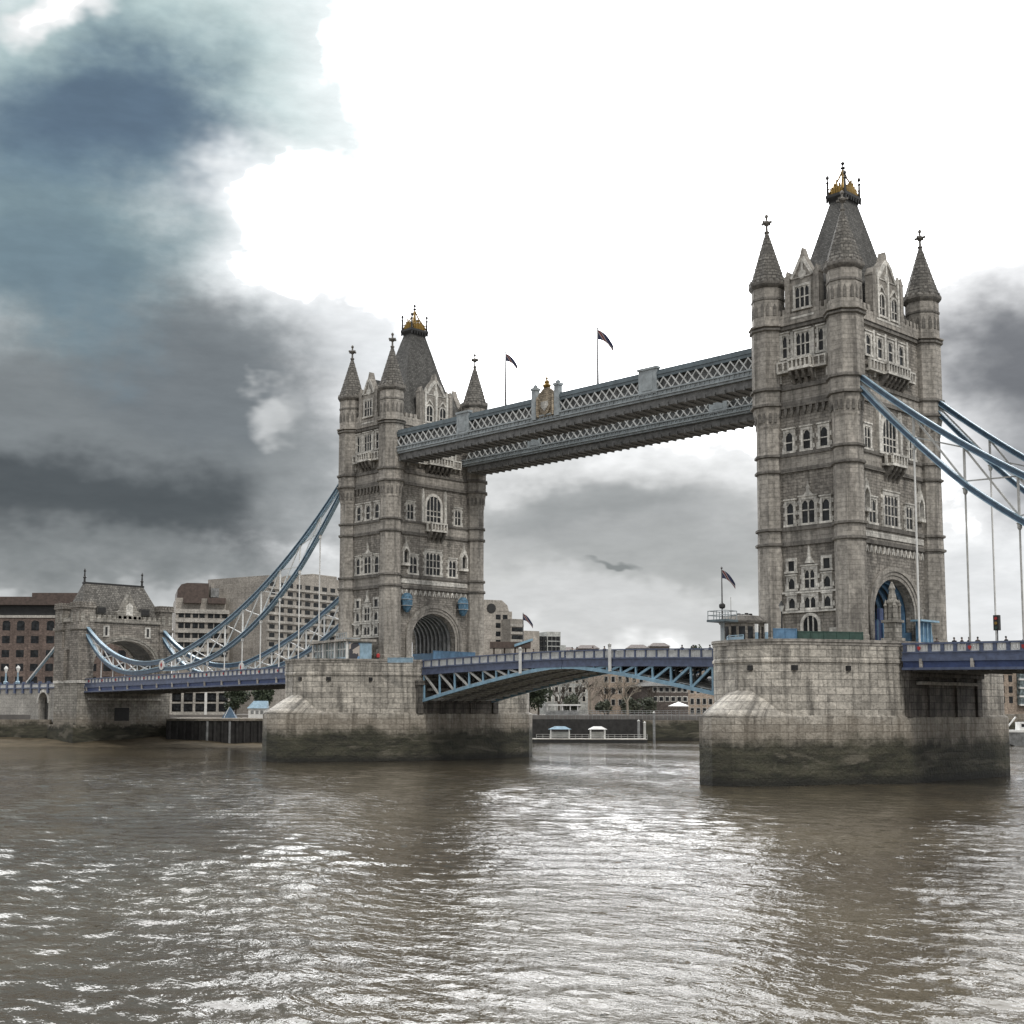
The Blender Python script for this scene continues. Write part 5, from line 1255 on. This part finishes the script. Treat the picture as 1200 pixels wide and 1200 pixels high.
lpart(mb, 'window_head', 'glass', r)
mb = MB()
for u in us: mb.box(u-2.0, u-1.75, -.12, .1, 6, Z(725))
lpart(mb, 'pilaster', 'redbrick', r)
# the hotel: stepped buff concrete blocks
dep = 372
ZH = lambda py, d=dep: zpy(300, py, d)
r, Lg = building('hotel_block', 'left stepped hotel wing with brown rounded penthouse beside the abutment', 'hotel', 204, 268, dep, 4, 'stepped concrete hotel blocks')
h = Lg/64
mb = MB(); mb.box(0, Lg, 0, 24, 0, ZH(716)); mb.box(0, Lg*.93, 2.0, 24, ZH(716), ZH(700)); lpart(mb, 'wall', 'conc', r)
mb = MB(); mb.prism([(.3, ZH(700)), (.4, ZH(690)), (1.4, ZH(684)), (3.0, ZH(682)), (Lg*.6, ZH(682)), (Lg*.6, ZH(700))], lambda a, b_, d: (a, d, b_), 2.2, 20); lpart(mb, 'penthouse', 'brown', r)
mb = MB()
for py in (716, 726.5, 739, 750, 761, 772): mb.box(-.2, Lg*.98, -.5, .3, ZH(py+2.6), ZH(py-2.2))
lpart(mb, 'floor_band', 'conc_band', r)
win_grid(r, [Lg*k for k in (.1, .22, .36, .48, .64, .76, .9)], [ZH(p) for p in (720.5, 733, 745, 756, 767)], 1.5, 1.5)
win_grid(r, [Lg*.3, Lg*.75], [ZH(703)], 5.0, 1.6, 'brown', name='penthouse_window', y=1.9)
r, Lg = building('hotel_block', 'middle hotel wing with curved roof tower rising behind the near chain', 'hotel', 243, 318, dep+8, 4, 'stepped concrete hotel blocks')
mb = MB(); mb.box(0, Lg, 0, 26, 0, ZH(700)); mb.box(.5, Lg, 2, 26, ZH(700), ZH(680)); lpart(mb, 'wall', 'conc', r)
mb = MB(); mb.box(U and .4, Lg*.6, .4, 3, ZH(697), ZH(686)); lpart(mb, 'attic_glazing', 'undergrey', r)
mb = MB(); mb.prism([(Lg*.48, ZH(692)), (Lg*.5, ZH(682)), (Lg*.56, ZH(676)), (Lg*.65, ZH(672.5)), (Lg*.78, ZH(671)), (Lg*.96, ZH(673)), (Lg*.99, ZH(692))], lambda a, b_, d: (a, d, b_), .6, 18); mb2 = lpart(mb, 'curved_tower', 'conc', r)
mb = MB(); mb.prism([(Lg*.74+2.0*math.cos(2*math.pi*i/14), ZH(687)+2.9*math.sin(2*math.pi*i/14)) for i in range(14)], lambda a, b_, d: (a, d, b_), .45, .62); lpart(mb, 'round_window', 'lead', r)
mb = MB()
for py in (706, 718, 730, 742, 754, 766): mb.box(-.2, Lg+.2, -.4, .3, ZH(py+1.8), ZH(py-1.8))
lpart(mb, 'floor_band', 'conc_band', r)
win_grid(r, [Lg*k for k in (.1, .2, .32, .44, .56, .68, .8, .92)], [ZH(p) for p in (712, 724, 736, 748, 760, 771)], 1.6, 1.3)
r, Lg = building('hotel_block', 'long hotel wing with rows of paired dark windows behind the left tower', 'hotel', 312, 412, dep-2, 30, 'stepped concrete hotel blocks')
ZR = lambda py: zpy(330, py, dep-2)
mb = MB(); mb.prism([(0, 0), (0, ZR(674)), (Lg, ZR(674)), (Lg, 0)], lambda a, b_, d: (a, d, b_), 0, 24); lpart(mb, 'wall', 'conc', r)
rows = [684, 694, 704, 714, 724, 734, 744, 755, 765, 775]
mb = MB()
for py in rows: mb.box(-.1, Lg+.1, -.42, .3, ZR(py+5.6), ZR(py+2.6))
lpart(mb, 'floor_band', 'conc_band', r)
win_grid(r, [Lg*(.05+.9*k/9) for k in range(10)], [ZR(p) for p in rows], 2.1, 1.35)
mb = MB(); mb.box(Lg*.55, Lg*1.05, 6, 20, ZR(674), ZR(666)); mb.box(Lg*.75, Lg*1.05, 8, 20, ZR(666), ZR(661)); lpart(mb, 'roof_plant', 'conc', r)
# lower glazed pavilion under the left side span
r, Lg = building('riverside_building', 'low riverside building with white columns under the left side span', 'building', 196, 272, 318, 2)
Zq = lambda py: zpy(230, py, 318)
mb = MB(); mb.box(0, Lg, 1.5, 14, 0, Zq(806)); lpart(mb, 'wall', 'darkbrick', r)
mb = MB(); mb.box(-.5, Lg+.5, -.3, 14, Zq(812), Zq(806)); mb.box(-.3, Lg+.3, -.1, 1.6, Zq(824.5), Zq(822.5)); mb.box(-.3, Lg, -.3, .2, Zq(838), Zq(834)); lpart(mb, 'balcony_slab', 'conc_band', r)
for k in range(6): part(MB().box(Lg*(.06+.18*k)-.3, Lg*(.06+.18*k)+.3, -.35, .25, 5, Zq(806)), 'column', 'white' if k in (3,) else 'conc_band', r, local=True)
win_grid(r, [Lg*(.15+.18*k) for k in range(5)], [Zq(817), Zq(829)], 2.4, 1.5, 'glass', y=1.3)
# blocks to the right of the far tower
dep = 400
Z4 = lambda py: zpy(600, py, dep)
r, Lg = building('hotel_block', 'stepped hotel block with round porthole immediately right of the far tower', 'hotel', 545, 600, dep, 6, 'stepped concrete hotel blocks')
mb = MB(); mb.box(0, Lg, 0, 22, 0, Z4(715)); mb.prism([(Lg*.25, Z4(716)), (Lg*.25, Z4(704)), (Lg*.4, Z4(702)), (Lg*.78, Z4(702)), (Lg*.9, Z4(708)), (Lg*.94, Z4(716))], lambda a, b_, d: (a, d, b_), 0, 20); lpart(mb, 'wall', 'conc', r)
mb = MB(); mb.prism([(Lg*.55+1.5*math.cos(2*math.pi*i/12), Z4(712)+1.5*math.sin(2*math.pi*i/12)) for i in range(12)], lambda a, b_, d: (a, d, b_), -.2, .1); lpart(mb, 'round_window', 'lead', r)
win_grid(r, [Lg*.7, Lg*.85], [Z4(p) for p in (722, 732, 742, 752)], 1.6, 1.5)
r, Lg = building('hotel_block', 'lower stepped hotel terrace left of the small flag on the far bank', 'hotel', 594, 630, dep+2, 6, 'stepped concrete hotel blocks')
mb = MB(); mb.box(0, Lg*.4, -2, 20, 0, Z4(725)); mb.box(Lg*.3, Lg, -1, 20, 0, Z4(738)); lpart(mb, 'wall', 'conc', r)
mb = MB()
for py in (732, 741, 750): mb.box(-.1, Lg*.41, -2.3, -1.9, Z4(py+2), Z4(py-1))
lpart(mb, 'floor_band', 'conc_band', r); win_grid(r, [Lg*.1, Lg*.22, Lg*.34], [Z4(p) for p in (737.5, 746.5)], 1.4, 1.2, y=-2.15)
r, Lg = building('office_block', 'pale grey office block with taller right half beyond the lifting span', 'building', 624, 656, 520, 4)
Z5 = lambda py: zpy(640, py, 520)
mb = MB(); mb.box(0, Lg*.5, 0, 20, 0, Z5(745)); mb.box(Lg*.5, Lg, -1, 20, 0, Z5(740)); mb.box(Lg*.9, Lg*1.3, 2, 20, 0, Z5(755)); lpart(mb, 'wall', 'greyblock', r)
win_grid(r, [Lg*.1, Lg*.25, Lg*.4, Lg*.6, Lg*.75, Lg*.9], [Z5(p) for p in (748, 754, 760)], 1.6, 1.6, y=-1.05)
q = W(613, 392, 765); flagpole('flagpole', 'far bank flagpole with dark flag right of the hotel terrace', q.x, q.y, 6.4, W(613, 392, 719).z, 3.6, .6, r0=.22)
# curved blue-edged canopy
r, Lg = building('riverside_canopy', 'flat brown canopy with blue edge right of the far tower', 'canopy', 574, 622, 340)
Zc = lambda py: zpy(600, py, 340)
lpart(MB().box(0, Lg, 0, 6, Zc(759), Zc(752)), 'roof_slab', 'brown', r); lpart(MB().prism([(Lg*.6, Zc(755)), (Lg*1.05, Zc(748)), (Lg*1.05, Zc(750.5)), (Lg*.6, Zc(758))], lambda a, b_, d: (a, d, b_), -.4, 5), 'blue_fascia', 'pale_blue', r)
for k in range(4): lpart(MB().box(Lg*(.1+.26*k)-.2, Lg*(.1+.26*k)+.2, 2, 2.4, 6.4, Zc(758)), 'column', 'brown', r)
# buildings seen under the lifting span
def brick_block(label, px0, px1, dep, pyt, rows, cols, mat, ww=1.35, wh=1.9, roof=None, skew=3):
    r, Lg = building('brick_house', label, 'building', px0, px1, dep, skew, 'brick buildings seen under the lifting span')
    zz = lambda py: zpy((px0+px1)/2, py, dep)
    lpart(MB().box(0, Lg, 0, 16, 0, zz(pyt)), 'wall', mat, r)
    win_grid(r, [Lg*(i+.5)/cols for i in range(cols)], [zz(p) for p in rows], ww, wh, frame_mat=True, mat='pale' if mat != 'buffbrick' else 'conc_band')
    if roof:
        o = 1.0; a, b_ = zz(pyt), zz(roof); mb = MB(); mb.loft([[(-o, -o, a), (Lg+o, -o, a), (Lg+o, 16, a), (-o, 16, a)], [(3, 4, b_), (Lg-3, 4, b_), (Lg-3, 12, b_), (3, 12, b_)]]); lpart(mb, 'roof', 'slate', r)
        lpart(MB().box(Lg*.7, Lg*.7+1.2, 6, 7.2, a, b_+1.2), 'chimney', mat, r)
    return r
brick_block('long buff brick block with paired windows under the right half of the span', 706, 772, 372, 776, (796, 809.5, 823), 8, 'buffbrick')
brick_block('dark brick pub with hipped slate roof in front of the buff brick block', 764, 806, 358, 804, (808, 819), 6, 'darkbrick', 1.5, 1.5, 797)
brick_block('buff brick block close beside the near pier under the span', 800, 850, 375, 772, (809, 822, 833), 7, 'buffbrick')
brick_block('pale buff house half hidden by bare trees under the middle of the span', 640, 712, 410, 785, (797, 808, 819), 9, 'greyblock')
for px0, px1, pt, dep, lb in ((676, 702, 757.5, 640, 'distant flat-topped block just above the parapet, left of the right white post'), (736, 760, 757, 650, 'distant pale pitched block above the parapet beyond mid-span'), (762, 785, 755, 660, 'distant dark block with raised roof above the right leaf parapet'), (655, 676, 760, 600, 'distant low block next to the pale office block')):
    r, Lg = building('distant_building', lb, 'building', px0, px1, dep, 0, 'distant roofs above the lifting span'); zz = zpy((px0+px1)/2, pt, dep)
    lpart(MB().box(0, Lg, 0, 14, 0, zz-1), 'wall', 'greyblock' if 'pale' in lb else 'darkbrick', r); lpart(MB().loft([[(-.5, -.5, zz-1), (Lg+.5, -.5, zz-1), (Lg+.5, 14, zz-1), (-.5, 14, zz-1)], [(2, 3, zz+.8), (Lg-2, 3, zz+.8), (Lg-2, 11, zz+.8), (2, 11, zz+.8)]]), 'roof', 'brown', r)
# right edge
r, Lg = building('riverside_building', 'buff riverside block with glass front at the right edge below the deck', 'building', 1168, 1260, 360, 10)
Ze = lambda py: zpy(1190, py, 360)
lpart(MB().box(0, Lg, 0, 18, 0, Ze(770)), 'wall', 'buffbrick', r); lpart(MB().box(Lg*.25, Lg, -1.2, 0.3, Ze(826), Ze(788)), 'glass_front', 'glass_blue', r)
mb = MB()
for py in (796, 806, 816, 826): mb.box(Lg*.24, Lg+.1, -1.4, -.9, Ze(py+1), Ze(py-1))
lpart(mb, 'floor_band', 'white', r); win_grid(r, [Lg*.07, Lg*.17], [Ze(p) for p in (795, 808, 820)], 1.3, 1.8)
# moored boat
p_ = W(1196, 300); r = thing('moored_boat', 'white boat with raking mast moored at the right edge behind the near pier', 'boat', (p_.x, p_.y, 0), None, math.atan2(RT.y, RT.x))
mb = MB(); rings = []
for u, w, z0 in ((-5.4, .1, 2.0), (-4.2, 1.1, 1.0), (-2, 1.9, .2), (3, 2.0, 0), (9, 1.9, 0), (12, 1.5, .3)): rings.append([(u, -w, 3.0), (u, -w*.7, z0-.3), (u, w*.7, z0-.3), (u, w, 3.0)])
mb.loft(rings); lpart(mb, 'hull', 'undergrey', r)
mb = MB(); rings = [[(u, -w-.05, 3.0), (u, -w-.05, 3.5), (u, w+.05, 3.5), (u, w+.05, 3.0)] for u, w in ((-5.6, .1), (-4.2, 1.15), (-2, 1.95), (3, 2.05), (9, 1.95), (12, 1.55))]; mb.loft(rings); lpart(mb, 'gunwale', 'white', r)
cb = lpart(MB().box(-1, 8, -1.4, 1.4, 3.5, 5.3), 'cabin', 'white', r); lpart(MB().box(-.7, 7.6, -1.45, -1.38, 4.2, 4.9), 'cabin_window', 'glass', cb)
lpart(MB().bar((-6.5, 0, .4), (-1.5, -.3, 6.4), .28, .28), 'raking_spar', 'white', r); lpart(MB().tube((1, 0, 5.3), (1, 0, 9.5), .1), 'mast', 'white', r)

# pontoon
a = W(628, 318); rz = math.atan2(RT.y, RT.x); px2m = 318/FPX
r = thing('floating_pontoon', 'long low floating pontoon with railings in front of the dark river wall', 'pontoon', (a.x, a.y, 0), None, rz); Lg = 128*px2m
lpart(MB().box(-2, Lg, -3, 3, -.5, .75), 'hull', 'lead', r); lpart(MB().box(-2, Lg, -3.1, 3.1, .75, .95), 'deck', 'conc_band', r)
mb = MB()
for k in range(18): mb.tube((Lg*k/17, -2.9, .95), (Lg*k/17, -2.9, 2.0), .05)
for z in (1.5, 2.0): mb.bar((0, -2.9, z), (Lg, -2.9, z), .06, .08)
lpart(mb, 'railing', 'greywhite', r)
for px, lb, w, mt in ((656, 'white framed pontoon shelter with pale blue roof, left of the other', 2.4, 'blue_top'), (700, 'white table-like pontoon shelter right of the blue-roofed one', 1.9, 'white')):
    q = W(px, 318); s_ = thing('pontoon_shelter', lb, 'shelter', (q.x, q.y, .95), 'shelters on the pontoon', rz)
    mb = MB()
    for x_ in (-w+.2, w-.2):
        for y_ in (-1, 1): mb.box(x_-.11, x_+.11, y_-.1, y_+.1, 0, 2.2)
    lpart(mb, 'frame', 'white', s_); lpart(MB().loft([[(-w-.3, -1.4, 2.2), (w+.3, -1.4, 2.2), (w+.3, 1.4, 2.2), (-w-.3, 1.4, 2.2)], [(-w*.5, -.6, 2.9), (w*.5, -.6, 2.9), (w*.5, .6, 2.9), (-w*.5, .6, 2.9)]]), 'roof', mt, s_)
    lpart(MB().box(-w+.3, w-.3, .7, .8, .2, 1.6), 'back_panel', 'greywhite', s_)
for px, h, lb in ((748, 5.0, 'leftmost mooring pile at the right end of the pontoon'), (755, 4.6, 'white mooring pile at the right end of the pontoon'), (766, 7.0, 'tallest mooring pile standing clear of the pontoon')):
    q = W(px, 320); s_ = thing('mooring_pile', lb, 'mooring pile', (q.x, q.y, 0), 'mooring piles by the pontoon'); part(MB().tube((q.x, q.y, -3), (q.x, q.y, h), .3, n=8), 'shaft', 'greywhite' if 'white' in lb else 'undergrey', s_); part(MB().lathe([(.32, h), (.4, h+.1), (.05, h+.5)], q.x, q.y), 'cap', 'greywhite', s_)
# quay railing and river-front terrace under the span
a, b_ = W(640, 336), W(830, 340); r = thing('quay_railing', 'grey railing along the quay edge under the lifting span', 'railing', (a.x, a.y, ZL))
mb = MB()
for k in range(40): q = a+(b_-a)*k/39; mb.tube((q.x, q.y, 5.3), (q.x, q.y, 7.6), .07, n=4)
part(mb, 'post', 'undergrey', r); mb = MB()
for z in (6.6, 7.1, 7.6): mb.bar((a.x, a.y, z), (b_.x, b_.y, z), .1, .12)
part(mb, 'rail', 'undergrey', r)
q = W(640, 350); r = thing('terrace_cafe', 'low white terrace structure on the quay right of the dark evergreen', 'terrace', (q.x, q.y, ZL), None, rz)
lpart(MB().box(0, 8.5, 0, 5, 0, 1.0), 'base', 'undergrey', r); lpart(MB().box(-.3, 9, -.3, 5, 2.4, 2.8), 'roof', 'white', r)
for k in range(5): lpart(MB().box(.2+2*k, .45+2*k, 0, .25, 1, 2.4), 'post', 'white', r)
q = W(795, 350); r = thing('market_umbrella', 'white parasol in front of the dark brick pub', 'parasol', (q.x, q.y, ZL)); part(MB().tube((q.x, q.y, ZL), (q.x, q.y, ZL+2.6), .08), 'pole', 'undergrey', r); part(MB().lathe([(2.8, ZL+2.3), (2.75, ZL+2.5), (.1, ZL+3.5)], q.x, q.y), 'canopy', 'white', r)
q = W(303, 305); r = thing('kiosk', 'small white kiosk with blue slanting awning on the wharf', 'kiosk', (q.x, q.y, 5.75), None, rz)
lpart(MB().box(-2, 2, -1.2, 1.2, 0, 2.2), 'body', 'white', r); lpart(MB().loft([[(-2.3, -1.6, 2.2), (2.3, -1.6, 2.2), (2.3, 1.4, 2.2), (-2.3, 1.4, 2.2)], [(-1.0, 0, 3.9), (2.2, 0, 3.9), (2.2, .6, 3.9), (-1.0, .6, 3.9)]]), 'awning', 'blue_top', r)
for k in (-1.1, 0, 1.1): lpart(MB().box(k-.35, k+.35, -1.25, -1.15, .9, 1.7), 'hatch', 'undergrey', r)
q = W(270, 303); r = thing('blue_tent', 'small blue peaked tent left of the kiosk on the wharf', 'tent', (q.x, q.y, 5.75), None, rz)
lpart(MB().loft([[(-1.6, -1.2, 0), (1.6, -1.2, 0), (1.6, 1.2, 0), (-1.6, 1.2, 0)], [(-.1, -.1, 2.5), (.1, -.1, 2.5), (.1, .1, 2.5), (-.1, .1, 2.5)]]), 'cover', 'blue', r); lpart(MB().bar((-1.0, -1.3, .1), (-.1, -.15, 2.5), .1, .1), 'pole', 'lattice', r)

# ================================================================== TREES
def leafy_tree(label, q, h, rad, mat='leaf', n=1700, seed=1, trunk=.3, leaf=.34):
    rg = random.Random(seed); r = thing('leafy_tree', label, 'tree', q, 'leafy trees on the far bank'); x, y, z = q
    mb = MB().tube((x, y, z), (x+.1, y, z+h*.5), trunk, trunk*.5, n=7)
    cl = []
    for k in range(11):
        a = rg.uniform(0, 6.28); rr = rad*rg.uniform(.15, .8); zz = z+h*rg.uniform(.35, .9); rr *= 1.15-abs((zz-z)/h-.55)
        cl.append((Vector((x+rr*math.cos(a), y+rr*math.sin(a), zz)), rad*rg.uniform(.3, .55)))
        mb.tube((x+.05, y, z+h*.3), cl[-1][0], trunk*.3, .04, n=4)
    part(mb, 'trunk', 'bark', r)
    mb = MB()
    for k in range(n):
        c_, cr_ = rg.choice(cl); v = Vector((rg.gauss(0, 1), rg.gauss(0, 1), rg.gauss(0, .8))).normalized()*cr_*rg.uniform(.4, 1.1)**.6
        p = c_+v; a1 = Vector((rg.gauss(0, 1), rg.gauss(0, 1), rg.gauss(0, 1))).normalized(); a2 = a1.orthogonal().normalized(); s_ = leaf*rg.uniform(.6, 1.3)
        mb.add([p-a1*s_, p+a2*s_*.6, p+a1*s_, p-a2*s_*.6], [(0, 1, 2, 3)])
    part(mb, 'crown', mat, r)
q = W(631, 346); leafy_tree('dense dark evergreen beside the far pier under the left leaf', (q.x, q.y, ZL), 9.5, 4.2, 'leaf', 2600, 3)
q = W(620, 350); leafy_tree('dark evergreen partly behind the far pier masonry', (q.x, q.y, ZL), 8.5, 4.0, 'leaf', 2000, 4)
q = W(277, 309); leafy_tree('left of two round trees on the wharf under the side span', (q.x, q.y, ZL), 6.2, 2.6, 'leaf', 1500, 5, .2)
q = W(309, 309); leafy_tree('right of two round trees on the wharf, beside the far pier', (q.x, q.y, ZL), 6.6, 2.5, 'leaf', 1500, 6, .2)
for k, (px, h, lb) in enumerate(((668, 5, 'low grey-green shrub on the quay left of the bare trees'), (735, 4, 'low grey-green shrub on the quay before the buff brick block'), (758, 4.2, 'low grey-green shrub on the quay by the dark brick pub'), (708, 3.6, 'small grey-green shrub under the pale bare tree'))):
    q = W(px, 352); leafy_tree(lb, (q.x, q.y, ZL), h, 2.6, 'leaf_grey', 900, 20+k, .12)
for k, (px, top) in enumerate(((668, 757), (684, 756), (724, 757), (800, 756), (812, 754), (826, 753.5))):
    q = W(px, 560); zt_ = zpy(px, top-2.5, 560); leafy_tree('distant dark treetop above the parapet, %s' % ('leftmost of six', 'second of six from the left', 'third of six from the left', 'fourth of six from the left', 'fifth of six from the left', 'nearest the lookout platform')[k], (q.x, q.y, ZL), zt_-ZL, 4.5, 'leaf', 900, 40+k, .4, .6)
def bare_tree(label, q, h, mat, seed, spread=.5):
    rg = random.Random(seed); r = thing('bare_tree', label, 'tree', q, 'bare winter trees on the far bank'); tr, tw = MB(), MB()
    def grow(p, d, L, rad, lev):
        e = p+d*L; (tr if lev < 2 else tw).tube(p, e, rad, rad*.65, n=5 if lev < 2 else 4)
        if lev >= 5: return
        for k in range(3 if lev < 4 else 2):
            v = (d + Vector((rg.gauss(0, spread), rg.gauss(0, spread), rg.gauss(.1, spread*.6)))).normalized(); grow(p+d*L*rg.uniform(.6, 1), v, L*rg.uniform(.6, .82), max(rad*.55, .05), lev+1)
    grow(Vector(q), Vector((0, 0, 1)), h*.3, h*.028, 0)
    part(tr, 'trunk', mat, r); part(tw, 'crown', mat, r)
for px, h, mt, sd, lb, dd in ((692, 15, 'palebark', 1, 'spreading pale bare tree under the middle of the lifting span', 350), (674, 13, 'bark', 2, 'darker bare tree left of the spreading pale one', 356), (735, 14, 'palebark', 3, 'slim pale bare tree before the buff brick block', 349), (757, 11, 'bark', 4, 'brown bare tree left of the dark brick pub', 354), (712, 12, 'bark', 6, 'thin brown bare tree between the pale ones', 357), (655, 12, 'bark', 8, 'bare tree right of the dark evergreen', 360)):
    q = W(px, dd); bare_tree(lb, (q.x, q.y, ZL), h, mt, sd)
